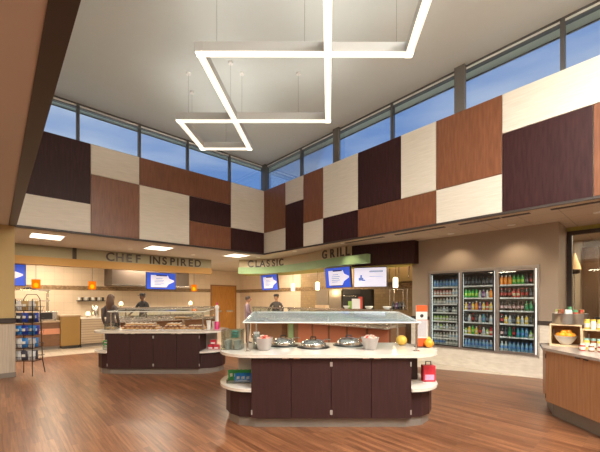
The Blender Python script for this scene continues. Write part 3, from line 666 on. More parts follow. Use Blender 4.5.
for s, nr, nm in bays:
    a, b = s*dw-dw/2+.035, s*dw+dw/2-.035; z1_, z2_ = zb+.04, zt-.045
    d = MB(); g = .028
    d.box((-.035, a, z1_), (-.021, a+g, z2_)); d.box((-.035, b-g, z1_), (-.021, b, z2_)); d.box((-.035, a+g, z1_), (-.021, b-g, z1_+g)); d.box((-.035, a+g, z2_-g), (-.021, b-g, z2_)); d = d.build('door', M['dgrey'] if nm != 'right' else coolm, t)
    MB().box((-.030, a+g, z1_+g), (-.026, b-g, z2_-g)).build('glass_pane', M['glass'], d)
    MB().tube([(-.04, a+g/2, 1.05), (-.07, a+g/2, 1.08), (-.07, a+g/2, 1.5), (-.04, a+g/2, 1.53)], .009, 6).build('handle', M['black'], d)
    MB().box((.0, b-.006, z1_), (.05, b+.004, z2_)).build('light_strip', ledc, t); MB().box((.0, a-.004, z1_), (.05, a+.006, z2_)).build('light_strip', ledc, t)
def V(n_, c_, rough=.25): return mat('drink_'+n_, c_, rough)
KIN = {
 'blue water': bottle_mesh(.19, .033, V('water', (.16, .34, .50), .15), capb, V('bluelabel', (.10, .25, .55))),
 'clear water': bottle_mesh(.19, .033, V('clear', (.35, .42, .42), .15), capw, V('bluelabel', (.10, .25, .55))),
 'orange': bottle_mesh(.2, .033, V('orange', (.85, .25, .02)), capw, V('orangel', (.9, .35, .05))),
 'bright green': bottle_mesh(.2, .033, V('green', (.05, .45, .07)), capg, V('limel', (.35, .65, .1))),
 'dark cola': bottle_mesh(.2, .033, V('cola', (.035, .015, .012)), capr, V('redl', (.4, .03, .03))),
 'black': bottle_mesh(.2, .033, V('black', (.02, .025, .035)), capk, V('greyl', (.12, .14, .17))),
 'pale label cola': bottle_mesh(.2, .033, V('cola', (.035, .015, .012)), capk, V('pinkl', (.6, .4, .4))),
 'deep green': bottle_mesh(.2, .033, V('dgreen', (.02, .2, .07)), capg, V('dgreenl', (.02, .3, .1))),
 'yellow': bottle_mesh(.18, .033, V('yellow', (.75, .52, .06)), capw, V('cream', (.7, .6, .4))),
 'purple': bottle_mesh(.18, .033, V('purple', (.16, .05, .22)), capw, V('lilac', (.45, .3, .5))),
 'white': bottle_mesh(.17, .033, V('white', (.62, .62, .6)), capw, V('paleb', (.45, .55, .65))),
 'pink': bottle_mesh(.15, .033, V('pink', (.62, .35, .33)), capr, V('white', (.62, .62, .6))),
 'lime': bottle_mesh(.15, .033, V('lime', (.38, .55, .16)), capg, V('white', (.62, .62, .6))),
 'grey': bottle_mesh(.14, .036, V('grey', (.30, .34, .30)), capw, V('white', (.62, .62, .6))),
 'red': bottle_mesh(.18, .033, V('red', (.5, .04, .04)), capr, V('cream', (.7, .6, .4))),
 'teal': bottle_mesh(.19, .033, V('teal', (.03, .28, .34)), capb, V('bluelabel', (.10, .25, .55)))}
rows = {
 'right': [['orange']*3+['bright green']*3+['black', 'dark cola', 'lime'], ['dark cola']*3+['red']*2+['dark cola']*2+['black']*2, ['pale label cola']*6+['deep green']*3, ['dark cola', 'yellow', 'white', 'black', 'yellow', 'white', 'yellow', 'black', 'white'], ['pale label cola', 'black', 'deep green', 'dark cola', 'teal', 'teal', 'blue water', 'lime', 'lime'], ['clear water']*2+['blue water']*7],
 'middle': [['black']*9, ['bright green']*4+['white', 'purple', 'white', 'orange', 'red'], ['yellow', 'purple', 'yellow', 'orange', 'purple', 'yellow', 'red', 'yellow', 'orange'], ['black', 'white', 'dark cola', 'black', 'white', 'teal', 'black', 'white', 'black'], ['lime', 'yellow', 'bright green', 'yellow', 'dark cola', 'white', 'lime', 'red', 'black'], ['blue water']*7+['clear water']*2],
 'left': [['blue water']*9, ['pink']*6+['white']*3, ['grey']*4+['clear water']*0+['white']*5, ['black', 'grey', 'grey', 'white', 'grey', 'black', 'grey', 'grey', 'grey'], ['lime']*5+['grey']*4, ['grey', 'white', 'lime', 'grey', 'white', 'grey', 'grey', 'white', 'grey'], ['grey']*5+['white']*4, ['clear water']*4+['grey']*5]}
ordn = ['top', 'second', 'third', 'fourth', 'fifth', 'sixth', 'seventh', 'bottom']
for s, nr, nm in bays:
    a, b = s*dw-dw/2+.03, s*dw+dw/2-.03
    for r in range(nr):
        zz = (1.92-.213*r) if nr == 8 else (1.93-.286*r)
        if r == nr-1: zz = zb+.047
        sh = MB(); sh.box((.08, a+.016, zz-.012), (.62, b-.016, zz)); sh.box((.07, a+.016, zz-.02), (.08, b-.016, zz+.012)); sh.build('shelf', mat('shelf_white', (.7, .72, .72), .4), t)
        for k in range(9):
            kind = rows[nm][r][k]; y = b-.045-(b-a-.09)*k/8
            o = bpy.data.objects.new('drink_bottle', KIN[kind]); C.objects.link(o); w_ = W(PW+.125, qc+y, zz); o.location = w_; o.rotation_euler.z = random.random()*6
            if nr == 6: o.scale = (1, 1, 1.08)
            rn = 'bottom' if r == nr-1 else ordn[r]
            tag(o, '%s drink bottle on the %s shelf of the cooler %s bay' % (kind, rn, nm), 'bottle', '%s bottles, %s shelf, %s cooler bay' % (kind, rn, nm))
            # a second row behind the first is hidden in the photo and left out
# ------------------------------------------------------------------ right-hand cabinet and its goods
t = thing('display_cabinet', 'walnut veneer cabinet run with a taupe top at the right edge', 'cabinet', (3.42, 1.2, 0))
MB().prism([(-.02, 0), (1.05, 0), (1.05, 3.97), (.30, 3.97), (-.02, 3.47)], .90, .935).build('countertop', M['ctop'], t, .006)
MB().prism([(.09, 0), (1.0, 0), (1.0, 3.9), (.36, 3.9), (.09, 3.42)], 0, .19).build('toe_kick', M['toe'], t)
MB().prism([(.02, 0), (1.03, 0), (1.03, 3.93), (.32, 3.93), (.02, 3.45)], .19, .90).build('body', M['walnut'], t)
yy = 3.44
for k in range(5):
    wd_ = .60
    d = MB().box((0, yy-wd_+.003, .195), (.02, yy-.003, .895)).build('door', M['walnut'], t, .002)
    yh = yy-wd_+.06 if k % 2 == 0 else yy-.06
    MB().box((-.012, yh-.03, .878), (0, yh+.03, .89)).build('pull', M['black'], d)
    for z in (.27, .82): MB().box((-.006, (yy-.012 if k % 2 == 0 else yy-wd_+.004), z-.03), (0, (yy-.004 if k % 2 == 0 else yy-wd_+.012), z+.03)).build('hinge', M['dgrey'], d)
    yy -= wd_
CC = .935
def crate(label, x, y, w_, d_, h_, rz=0, nside=1):
    t = thing('wooden_crate', label, 'crate', (x, y, CC), rz); g = .018
    m_ = MB(); m_.box((-w_/2, -d_/2, 0), (w_/2, d_/2, g)); m_.box((-w_/2, -d_/2, h_-g), (w_/2, d_/2, h_)); m_.box((-w_/2, -d_/2, g), (-w_/2+g, d_/2, h_-g)); m_.box((w_/2-g, -d_/2, g), (w_/2, d_/2, h_-g)); m_.build('frame', M['pine'], t)
    MB().box((-w_/2+g, d_/2-.012, g), (w_/2-g, d_/2, h_-g)).build('back_board', wood('crate_back', (.42, .20, .085), (.52, .27, .13), (2, 2, 12), .5), t)
    MB().box((-w_/2+g+.012, d_/2-.016, h_*.42), (-w_/2+g+.024, d_/2-.012, h_*.72)).build('hand_slot', M['white'], t)
    return t
crate('pale wooden crate on its side holding a bowl of oranges', 3.878, 4.862, .36, .28, .315, -.70)
crate('pale wooden crate on its side with jars, nearest the right edge', 4.01, 4.295, .55, .26, .28, -.90)
t = thing('fruit_bowl', 'white bowl of oranges inside the left wooden crate', 'bowl', (3.862, 4.842, CC+.018))
MB().lathe([(.05, 0), (.06, .008), (.11, .075), (.134, .13), (.137, .13), (.128, .128), (.10, .075), (.04, .016), (1e-5, .014)], seg=28).build('bowl_body', M['white'], t)
om = fruit_mesh(('orange', (.90, .36, .02)), .042)
for k, (dx, dy, dz) in enumerate(((-.075, -.03, .115), (-.02, -.075, .115), (.055, -.055, .115), (.075, .02, .115), (-.055, .05, .115), (.02, .07, .115), (-.045, -.02, .155), (.01, -.04, .16), (.03, .025, .158))):
    o = bpy.data.objects.new('orange', om); C.objects.link(o); o.location = (3.862+dx, 4.842+dy, CC+.018+dz-.018); tag(o, 'whole orange piled in the white bowl in the crate', 'orange', 'oranges in the white bowl')
t = thing('steel_tub', 'round steel tub of jars standing on the left crate', 'tub', (3.945, 4.87, CC+.315))
MB().lathe([(.19, 0), (.205, .01), (.205, .15), (.212, .155), (.198, .155), (.196, .012), (1e-5, .010)], seg=36).build('tub_body', mat('tub_steel', (.40, .39, .38), .35, .8, noise=.2, nscale=9), t)
jarcol = {'red': (.45, .06, .04), 'brown': (.25, .09, .04), 'white': (.7, .68, .62), 'green': (.1, .28, .14), 'yellow': (.78, .55, .10), 'lime': (.4, .5, .12), 'teal': (.35, .6, .55)}
JM = {}
def jar(x, y, z, body, lid, label, group=None, h=.12, r=.031):
    key = (body, lid, h, r)
    if key not in JM:
        b = MB(); b.lathe([(r*.9, 0), (r, .008), (r, h*.72), (r*.82, h*.82)], seg=14); b.m = 1; b.lathe([(r*.9, h*.82), (r*.9, h)], seg=14); b.m = 2; b.lathe([(r*1.02, h*.18), (r*1.02, h*.6)], seg=14)
        JM[key] = b.mesh('jar', [mat('jar_'+body, jarcol[body], .2), mat('jarlid_'+lid, jarcol[lid], .4), mat('jar_label', (.72, .68, .6), .6)])
    o = bpy.data.objects.new('jar', JM[key]); C.objects.link(o); o.location = (x, y, z); o.rotation_euler.z = random.random()*6; tag(o, label, 'jar', group)
zt_ = CC+.315+.012
for k in range(9):
    a = k*2*PI/9; b_, l_ = [('brown', 'brown'), ('red', 'green'), ('brown', 'red'), ('white', 'lime'), ('brown', 'brown'), ('white', 'white'), ('red', 'green'), ('brown', 'red'), ('green', 'lime')][k]
    jar(3.945+.14*math.cos(a+.3), 4.87+.14*math.sin(a+.3), zt_, b_, l_, '%s jar with %s lid poking out of the steel tub' % (b_, l_), '%s jars with %s lids in the tub' % (b_, l_), .20)
jar(3.945, 4.87, zt_, 'white', 'green', 'tallest white jar in the middle of the steel tub', None, .24)
ct, st = math.cos(-.90), math.sin(-.90)
for k in range(8):
    for lev, (z, body, lid, nm) in enumerate(((CC+.28, ('yellow', 'white')[k % 2], 'yellow', 'on top of the right crate'), (CC+.018, ('yellow', 'brown')[k % 2], 'teal', 'inside the right crate'))):
        u, v = -.225+.065*k, -.075
        jar(4.01+u*ct-v*st, 4.295+u*st+v*ct, z, body, lid, '%s jar with %s lid %s' % (body, lid, nm), '%s jars %s' % (body, nm), .13 if lev == 0 else .14)
for k in range(5):
    u, v = -.25+.09*k, -.18
    jar(4.01+u*ct-v*st, 4.295+u*st+v*ct, CC, ('red', 'brown')[k % 2], 'white', '%s jar standing on the top before the right crate' % ('red', 'brown')[k % 2], '%s jars before the right crate' % ('red', 'brown')[k % 2], .09)
# pitcher behind
t = thing('pitcher', 'small dark pitcher behind the jars at the right edge', 'pitcher', (4.32, 4.78, CC))
MB().lathe([(.05, 0), (.07, .1), (.06, .3), (.07, .42)], seg=16).build('pitcher_body', M['dgrey'], t); MB().tube([(.065, 0, .38), (.12, 0, .36), (.12, 0, .2), (.07, 0, .15)], .008, 6).build('handle', M['black'], t)
# lamp beyond the glass, its light scallop built as a glowing cone
k = (574.5-300)/F; lY = 8.0; t = thing('scallop_lamp', 'lamp on a pole with a glowing cone shaped as its light scallop, beyond the glass partition', 'lamp', (k*lY, lY, 0))
MB().cyl(0, 0, 0, .02, .14).build('base', M['dgrey'], t); MB().tube([(0, 0, .02), (0, 0, 2.25)], .012, 8).build('pole', M['steel'], t)
MB().lathe([(.12, 2.33), (.10, 2.24), (.03, 2.22)], seg=18).build('collar', M['dgrey'], t)
MB().lathe([(.13, 2.33), (.02, 2.72)], seg=18).build('lamp_shade', mat('scallop_glow', (.7, .45, .22), .7, emit=(1, .55, .22), es=.25), t)

# ------------------------------------------------------------------ chip rack at the left
rx, ry = at = ((28-300)/F*7.15, 7.15)
t = thing('wire_rack', 'black wire rack of chip bags beside the left wall', 'display rack', (rx, ry, 0), .1)
m_ = MB()
for sx in (-1, 1):
    for sy in (-1, 1): m_.tube([(sx*.22, sy*.2, 0), (sx*.19, sy*.16, .3), (sx*.165, sy*.12, 1.62)], .009, 6)
    m_.tube([(sx*.165, -.12, 1.62), (sx*.165, .12, 1.62)], .007, 6)
    m_.tube([(sx*.19, -.16, .3), (sx*.19, .16, .3)], .007, 6)
m_.tube([(-.165, .12, 1.62), (-.1, .12, 1.72), (.1, .12, 1.72), (.165, .12, 1.62)], .007, 6); m_.tube([(-.19, .16, .3), (.19, .16, .3)], .007, 6); m_.build('frame', M['wire'], t)
tiers = (.31, .58, .85, 1.12, 1.37)
for zt_ in tiers:
    b_ = MB()
    for z, g in ((0, 0), (.09, .02)):
        a, c_ = .205+g, .15+g; b_.tube([(-a, -c_, zt_+z), (a, -c_, zt_+z), (a, c_, zt_+z), (-a, c_, zt_+z), (-a, -c_, zt_+z)], .005, 5)
    for i in range(9): x = -.2+.05*i; b_.tube([(x*1.08, -.17, zt_+.09), (x, -.15, zt_), (x, .15, zt_), (x*1.08, .17, zt_+.09)], .0028, 4)
    b_.build('basket', M['wire'], t)
bagsets = [(wh, blk), (bl, wh), (bl, dbl), (dbl, blk), (wh, mat('bag_tan', (.45, .3, .12), .4))]
for ti, (zt_, (c1, c2)) in enumerate(zip(tiers, bagsets)):
    ms = [bag_mesh(.135, .2, .06, c1), bag_mesh(.135, .2, .06, c2)]
    nm = [('white', 'dark'), ('bright blue', 'white'), ('bright blue', 'deep blue'), ('deep blue', 'dark'), ('white', 'tan')][ti]; tn = ['bottom', 'second lowest', 'middle', 'second highest', 'top'][ti]
    for k in range(6):
        j, i = divmod(k, 3); w_ = Matrix.Rotation(.1, 3, 'Z') @ Vector((-.13+.13*i, -.09+.12*j, 0))
        o = bpy.data.objects.new('chip_bag', ms[(k+ti) % 2]); C.objects.link(o); o.location = (rx+w_.x, ry+w_.y, zt_+.008); o.rotation_euler = (random.uniform(-.15, .05), random.uniform(-.12, .12), .1+random.uniform(-.2, .2))
        c_ = nm[(k+ti) % 2]; tag(o, '%s chip bag in the %s basket of the wire rack' % (c_, tn), 'chip bag', '%s chip bags, %s basket' % (c_, tn))

# ------------------------------------------------------------------ pendants and screens
am = bpy.data.materials.new('amber_glass'); am.use_nodes = True; _n = am.node_tree; _n.nodes.clear()
_o = _n.nodes.new('ShaderNodeOutputMaterial'); _t = _n.nodes.new('ShaderNodeBsdfTransparent'); _e = _n.nodes.new('ShaderNodeEmission'); _a = _n.nodes.new('ShaderNodeAddShader')
_t.inputs[0].default_value = (.75, .42, .1, 1); _e.inputs[0].default_value = (1, .33, .01, 1); _e.inputs[1].default_value = .33
_n.links.new(_t.outputs[0], _a.inputs[0]); _n.links.new(_e.outputs[0], _a.inputs[1]); _n.links.new(_a.outputs[0], _o.inputs[0]); amc = mat('amber_core', (1, .7, .3), .4, emit=(1, .72, .22), es=3.2); wm = mat('opal_glass', (.9, .85, .7), .4, emit=(1, .86, .55), es=2.6)
def hanging(px, q=None, p=None, label='', white=False):
    if q is not None: pq = (on_q(px, q), q)
    else: pq = (p, on_p(px, p))
    t = thing('hanging_lamp', label, 'lamp', W(*pq, 1.95), TH)
    top = ZS-1.95
    MB().tube([(0, 0, .28), (0, 0, top)], .006, 5).build('cord', M['dgrey'], t); MB().cyl(0, 0, top-.02, top, .05).build('canopy', M['steel'], t)
    if white: MB().lathe([(.07, 0), (.07, .25), (.03, .28)], seg=16).build('lamp_shade', wm, t)
    else:
        MB().lathe([(.11, 0), (.11, .27), (.10, .27), (.10, 0)], seg=20).build('lamp_shade', am, t); MB().ball((0, 0, .10), .06, sz=1.2).build('bulb', amc, t)
    l = bpy.data.lights.new('lamp', 'POINT'); l.energy = 14 if white else 10; l.color = (1, .75, .42); l.shadow_soft_size = .08
    o = bpy.data.objects.new('lamp', l); C.objects.link(o); o.parent = t; o.location = (0, 0, -.08)
hanging(36, q=12.8, label='amber glass hanging lamp at far left beside the screen'); hanging(92.2, q=12.8, label='amber glass hanging lamp above the slatted counter'); hanging(194, q=12.8, label='amber glass hanging lamp right of the hood')
hanging(293, p=8.35, label='white hanging lamp above the Classic counter', white=True); hanging(317.5, p=8.2, label='white hanging lamp left of the Grill screens', white=True); hanging(395.5, p=8.15, label='white hanging lamp under the purple bulkhead', white=True)
sb = mat('screen_blue', (.02, .06, .5), .3, emit=(.03, .09, .55), es=.8); sw = mat('screen_white', (.6, .6, .65), .3, emit=(.68, .66, .82), es=.75, noise=.25, nscale=9); sk = mat('screen_dark', (.02, .02, .08), .3); sgy = mat('screen_text', (.2, .25, .3), .3, emit=(.42, .47, .6), es=.6)
def screen(name, X, Y, z, rz, label, w_=1.08, h_=.62, style=0, drop=ZS, tilt=0):
    t = thing('menu_screen', label, 'screen', (X, Y, z), rz)
    MB().box((-w_/2, -.02, -h_/2), (w_/2, .04, h_/2)).build('bezel', M['black'], t, .006)
    a, b = w_/2-.015, h_/2-.015
    s = MB().box((-a, -.023, -b), (a, -.0205, b)).build('display', sb if style == 0 else sw, t)
    if style == 0:
        m_ = MB(); m_.prism([(-a*.72, -b*.78), (a*.35, -b*.78), (a*.5, -b*.4), (a*.9, -b*.05), (a*.9, b*.1), (a*.55, b*.35), (a*.45, b*.72), (-a*.72, b*.72)], 0, .002)
        m_.v = [(x, -.0235-z_, y) for x, y, z_ in m_.v]; m_.build('menu_board', sw, s)
        m_ = MB(); m_.box((-a*.35, -.027, b*.62), (a*.4, -.026, b*.74)); m_.build('dark_banner', sk, s); MB().box((-a*.6, -.027, -b*.86), (a*.4, -.026, -b*.78)).build('dark_banner', sk, s)
        m_ = MB()
        for i, (u, v, ww) in enumerate(((-.4, .3, .5), (-.5, .1, .7), (-.5, -.08, .65), (-.5, -.26, .7), (-.5, -.44, .5))): m_.box((u*a, -.027, v*b-.012), ((u+ww)*a, -.026, v*b+.012))
        m_.build('menu_text', sgy, s)
    else:
        m_ = MB(); m_.box((-.05*a, -.025, b*.5), (a*.8, -.024, b*.7)); m_.box((-.05*a, -.025, b*.05), (a*.8, -.024, b*.12))
        m_.build('menu_text', sgy, s)
        m_ = MB(); m_.box((-.72*a, -.025, -b*.35), (-.42*a, -.024, -.05*b)); m_.box((-.62*a, -.025, -.05*b), (-.5*a, -.024, b*.25)); m_.box((-.5*a, -.025, -b*.4), (-.3*a, -.024, -.25*b)); m_.build('blue_logo', mat('screen_logo', (.1, .15, .4), .3, emit=(.12, .2, .5), es=.6), s)
    if tilt: t.rotation_euler.x = tilt
    m_ = MB(); m_.tube([(0, .05, 0), (0, .05, drop-z-.02)], .02, 8); m_.box((-.1, .04, -.1), (.1, .07, .1)); m_.build('ceiling_mount', M['black'], t)
p_ = (on_q(146, 12.6)+on_q(175.5, 12.6))/2; w_ = W(p_, 12.6)
screen('s', w_.x, w_.y, 2.30, TH, 'blue and white menu screen under CHEF INSPIRED', w_=on_q(175.5, 12.6)-on_q(146, 12.6), h_=.62)
wd_ = on_q(175.5, 12.6)-on_q(146, 12.6)
w_ = W(on_q(26, 12.4)-wd_/2, 12.4); screen('s', w_.x, w_.y, 2.31, TH, 'blue menu screen partly hidden by the left wall', w_=wd_)
screen('s', (269.7-300)/F*13.2, 13.2, 2.30, TH-PI/2, 'blue and white menu screen hanging under CLASSIC', w_=1.05, tilt=.12)
screen('s', (338-300)/F*10.0, 10.0, 2.275, TH-PI/2, 'blue and white menu screen hanging under GRILL', w_=1.0, drop=2.6, tilt=.12)
screen('s', (370.2-300)/F*9.35, 9.35, 2.24, -.35, 'large white menu screen right of the blue Grill screen', w_=.92, h_=.56, style=1, drop=2.53)

# ------------------------------------------------------------------ kitchen furniture
def pqthing(name, label, cat, p, q, group=None): return thing(name, label, cat, W(p, q, 0), TH, group)
# left tray counter p -3..1.6
t = pqthing('cash_counter', 'low counter with a terracotta stripe behind the chip rack', 'counter', 0, 13.25)
MB().box((-3, -.03, .88), (1.55, .75, .93)).build('countertop', mat('tan_top', (.5, .38, .26), .3), t)
MB().box((-3, .02, .68), (1.55, .72, .88)).build('upper_panel', wood('mid_brown', (.16, .08, .04), (.22, .11, .055), (2, 2, 10), .4), t)
MB().box((-3, 0, .5), (1.55, .72, .68)).build('terracotta_stripe', mat('salmon_stripe', (.62, .27, .16), .5), t)
MB().box((-3, .02, .12), (1.55, .72, .5)).build('lower_panel', MATS['mid_brown'], t); MB().box((-3, .08, 0), (1.55, .7, .12)).build('toe_kick', M['toe'], t)
t = pqthing('end_cabinet', 'ochre end cabinet between the striped and slatted counters', 'cabinet', 1.8, 13.2)
MB().box((-.24, 0, .1), (.3, .8, 1.06)).build('body', M['ochre'], t); MB().box((-.26, -.03, 1.06), (.32, .82, 1.1)).build('top', MATS['tan_top'], t); MB().box((-.2, .05, 0), (.28, .78, .1)).build('toe_kick', M['dgrey'], t)
t = pqthing('slatted_counter', 'pale slatted counter holding the drinks station', 'counter', 2.75, 13.25)
MB().box((-.62, 0, .12), (.9, .75, .95)).build('body', M['slat'], t); MB().box((-.64, -.03, .95), (.92, .77, .99)).build('countertop', M['quartz'], t); MB().box((-.6, .06, 0), (.88, .7, .12)).build('toe_kick', M['toe'], t)
# chef line
def line(name, label, p, q, length, along, front, extra=None, rz=TH):
    t = thing('serving_line', label, 'counter', W(p, q, 0), rz)
    MB().box((0, 0, .1), (length, .72, .86)).build('body', front, t)
    MB().box((0, -.02, .86), (length, .75, .93)).build('countertop', M['steel'], t)
    MB().box((0, -.25, .84), (length, -.03, .865)).build('tray_rail', M['steel'], t)
    for x in [i*length/4 for i in range(5)]:
        x = min(max(x, .03), length-.03); MB().tube([(x, .05, .93), (x, .12, 1.34)], .014, 6).build('post', M['steel'], t)
    MB().box((0, .04, 1.31), (length, .42, 1.335)).build('glass_shelf', M['gguard'], t)
    MB().box((0, .045, 1.0), (length, .052, 1.28)).build('front_glass', M['gguard'], t)
    MB().box((0, .03, 1.28), (length, .055, 1.345)).build('front_rail', M['steel'], t)
    return t
line('l', 'steel and brown serving line below CHEF INSPIRED', 3.05, 12.45, 3.6, 'p', MATS['mid_brown'])
# grill line faces -p: local x runs along -q
t = line('l', 'serving line with terracotta front panels below GRILL', 7.6, 9.0, 4.2, 'q', MATS['mid_brown'], rz=TH-PI/2)
for k in range(5): MB().box((.62+.72*k, -.015, .16), (1.26+.72*k, 0, .82)).build('front_panel', M['terra'], t)
MB().box((.12, -.03, .1), (.36, 0, .86)).build('green_post', M['green'], t)
t = line('l', 'serving line with brown front below CLASSIC', 7.45, 11.0, 1.9, 'q', MATS['mid_brown'], rz=TH-PI/2)
# wall of equipment: back counter, shelves, hoods
t = pqthing('range_hood', 'long steel extractor hood over the chef station', 'hood', 5.0, 15.1)
MB().box((-1.6, -.4, 2.2), (1.55, .88, 2.9)).build('canopy', mat('hood_steel', (.13, .10, .08), .5, .4, noise=.15, nscale=1.5), t)
MB().box((-1.3, -.2, 2.9), (1.3, .8, ZS)).build('duct_cover', M['dgrey'], t); MB().box((-1.6, -.42, 2.17), (1.55, -.38, 2.23)).build('front_lip', M['steel'], t)
t = pqthing('range_hood', 'bronze coloured extractor hood at the right end of the grill', 'hood', 9.6, 5.7)
m_ = MB(); m_.box((-.5, -.95, 2.17), (.48, 1.0, 2.9)); m_.build('canopy', M['bronze'], t); m_ = MB()
for k in range(6): m_.box((-.515, -.9+.33*k, 2.25), (-.5, -.88+.33*k, 2.9))
m_.build('seams', M['steel'], t); MB().box((-.4, -.8, 2.9), (.4, .8, ZS)).build('duct_cover', M['bronze'], t)
t = pqthing('back_counter', 'steel back counter under the kitchen tile band', 'counter', 4, 15.3)
MB().box((-2, 0, .1), (3.2, .68, .88)).build('body', M['steel'], t); MB().box((-2.02, -.02, .88), (3.22, .69, .93)).build('worktop', M['steel'], t); MB().box((-1.95, .05, 0), (3.15, .65, .1)).build('toe_kick', M['dgrey'], t)
t = pqthing('back_counter', 'steel back counter along the grill and Classic wall', 'counter', 9.45, 9)
MB().box((0, -3.9, .1), (.62, 3.5, .95)).build('body', M['steel'], t); MB().box((-.02, -3.92, .95), (.63, 3.52, 1.0)).build('worktop', M['steel'], t); MB().box((.05, -3.85, 0), (.6, 3.45, .1)).build('toe_kick', M['dgrey'], t)
t = pqthing('upright_fridge', 'tall steel refrigerator behind the grill line', 'refrigerator', 9.05, 8.0)
MB().box((-.35, -.62, .1), (.36, .62, 1.98)).build('body', mat('fridge_steel', (.32, .27, .22), .35, .8), t)
for s in (-1, 1):
    d = MB().box((-.375, s*.31-.29, .15), (-.35, s*.31+.29, 1.93)).build('door', MATS['fridge_steel'], t, .004); MB().tube([(-.4, s*.05, .9), (-.4, s*.05, 1.3)], .012, 6).build('handle', M['chrome'], d)
MB().box((-.3, -.6, 0), (.34, .6, .1)).build('plinth', M['dgrey'], t)
t = pqthing('oven', 'black double oven behind the grill line', 'oven', 9.0, 6.95)
MB().box((-.35, -.36, 0), (.42, .36, 1.95)).build('body', M['dgrey'], t)
for z in (.35, 1.15):
    d = MB().box((-.38, -.33, z), (-.35, .33, z+.65)).build('door', M['black'], t, .004); MB().tube([(-.41, -.28, z+.58), (-.41, .28, z+.58)], .012, 6).build('handle', M['steel'], d)
# shelf unit at left
t = pqthing('metal_shelf', 'steel shelf unit behind the striped counter at left', 'shelf', .45, 14.9)
for x in (-.95, .95):
    for y in (0, .45): MB().tube([(x, y, 0), (x, y, 1.98)], .018, 6).build('leg', M['steel'], t)
for z in (.5, 1.0, 1.55, 1.93): MB().box((-1.0, -.05, z), (1.0, .5, z+.04)).build('shelf_board', M['steel'], t)
t = pqthing('serving_tray', 'dark tray lying on top of the steel shelf unit', 'tray', .9, 15.1); t.location.z = 1.97
MB().lathe([(.16, 0), (.2, .03), (.18, .06), (.1, .08)], seg=16).build('tray_body', M['black'], t)
# microwave etc on the striped counter
t = pqthing('toaster_oven', 'small steel toaster oven on the striped counter', 'toaster oven', 1.25, 13.6); t.location.z = .93
MB().box((-.25, -.17, .02), (.25, .17, .3)).build('case', M['steel'], t, .01); MB().box((-.21, -.18, .05), (.12, -.17, .26)).build('door', M['black'], t)
for s in (-1, 1): MB().box((s*.2-.02, -.14, 0), (s*.2+.02, .14, .02)).build('foot', M['black'], t)
# drinks station
def urn(p, label, h=.42, m='steel'):
    t = pqthing('drink_urn', label, 'urn', p, 13.6); t.location.z = .99
    MB().lathe([(.1, 0), (.11, .02), (.11, h*.8), (.09, h*.9), (.02, h)], seg=18).build('tank', M[m], t); MB().tube([(0, -.11, .09), (0, -.15, .09), (0, -.15, .05)], .012, 6).build('tap', M['black'], t)
urn(2.6, 'steel drinks urn, leftmost on the slatted counter'); urn(2.9, 'dark drinks urn in the middle of the slatted counter', .36, 'dgrey'); urn(3.2, 'steel drinks urn, right one on the slatted counter', .4)
t = pqthing('cup_rack', 'wall rack of cups above the drinks station', 'rack', 2.9, 15.85); t.location.z = 1.55
MB().box((-.5, -.12, 0), (.5, .13, .03)).build('shelf_board', M['dgrey'], t)
for k in range(8):
    o = bpy.data.objects.new('cup', MB().lathe([(.035, 0), (.045, .13), (.04, .13), (.03, .01)], seg=10).mesh('cup', M['dgrey'] if k % 2 else M['white']) if k < 2 else bpy.data.objects['mug' if k % 2 == 0 else 'mug.001'].data); o.name = 'mug'; C.objects.link(o); o.location = W(2.9-.42+.12*k, 15.86, 1.58)
    tag(o, '%s cup on the wall rack above the drinks station' % ('dark' if k % 2 else 'white'), 'cup', '%s cups on the wall rack' % ('dark' if k % 2 else 'white'))
# glowing food warmers
hot = mat('warmer_glow', (1, .85, .55), .4, emit=(1, .80, .45), es=4)
def warmer(px, q, z, label):
    p = on_q(px, q); t = thing('heat_lamp', label, 'heat lamp', W(p, q, z), TH); t.scale = (.72,)*3
    MB().cyl(0, 0, 0, .015, .07).build('base', M['steel'], t); MB().tube([(0, .05, .01), (0, .05, .3), (0, 0, .3)], .01, 6).build('arm', M['steel'], t); MB().lathe([(.09, .12), (.08, .24), (.03, .28), (.01, .3)], seg=16).build('glowing_shade', hot, t)
warmer(121, 12.7, 1.335-.15+.151, 'glowing heat lamp at left end of the chef line'); warmer(88, 13.45, .99+.0, 'glowing heat lamp on the slatted counter'); warmer(33, 13.4, .93, 'glowing heat lamp behind the chip rack'); warmer(190.5, 12.7, 1.336, 'glowing heat lamp at right end of the chef line')
# pans in the lines
pan = MB(); pan.box((-.16, -.12, 0), (.16, .12, .02)); pan.box((-.16, -.12, .02), (-.15, .12, .07)); pan.box((.15, -.12, .02), (.16, .12, .07)); pan.box((-.15, -.12, .02), (.15, -.11, .07)); pan.box((-.15, .11, .02), (.15, .12, .07)); pan.m = 1; pan.box((-.15, -.11, .02), (.15, .11, .05))
for k in range(7):
    c_ = [('brown', (.25, .12, .05)), ('green', (.12, .25, .06)), ('cream', (.62, .52, .36)), ('red', (.45, .1, .05))][k % 4]
    me = pan.mesh('pan', [M['steel'], mat('food_'+c_[0], c_[1], .6, noise=.5, nscale=40)])
    o = bpy.data.objects.new('food_pan', me); C.objects.link(o); o.location = W(3.4+.46*k, 12.85, .93); o.rotation_euler.z = TH; tag(o, 'steel pan of %s food in the chef line' % c_[0], 'food pan', '%s food pans in the chef line' % c_[0])
    o = bpy.data.objects.new('food_pan', me); C.objects.link(o); o.location = W(8.0, 5.2+.55*k, .93); o.rotation_euler.z = TH+PI/2; tag(o, 'steel pan of %s food in the grill line' % c_[0], 'food pan', '%s food pans in the grill line' % c_[0])
bm_ = MB().lathe([(.05, 0), (.1, .05), (.12, .09), (.11, .09), (.04, .02), (1e-5, .018)], seg=18).mesh('bowl', M['white'])
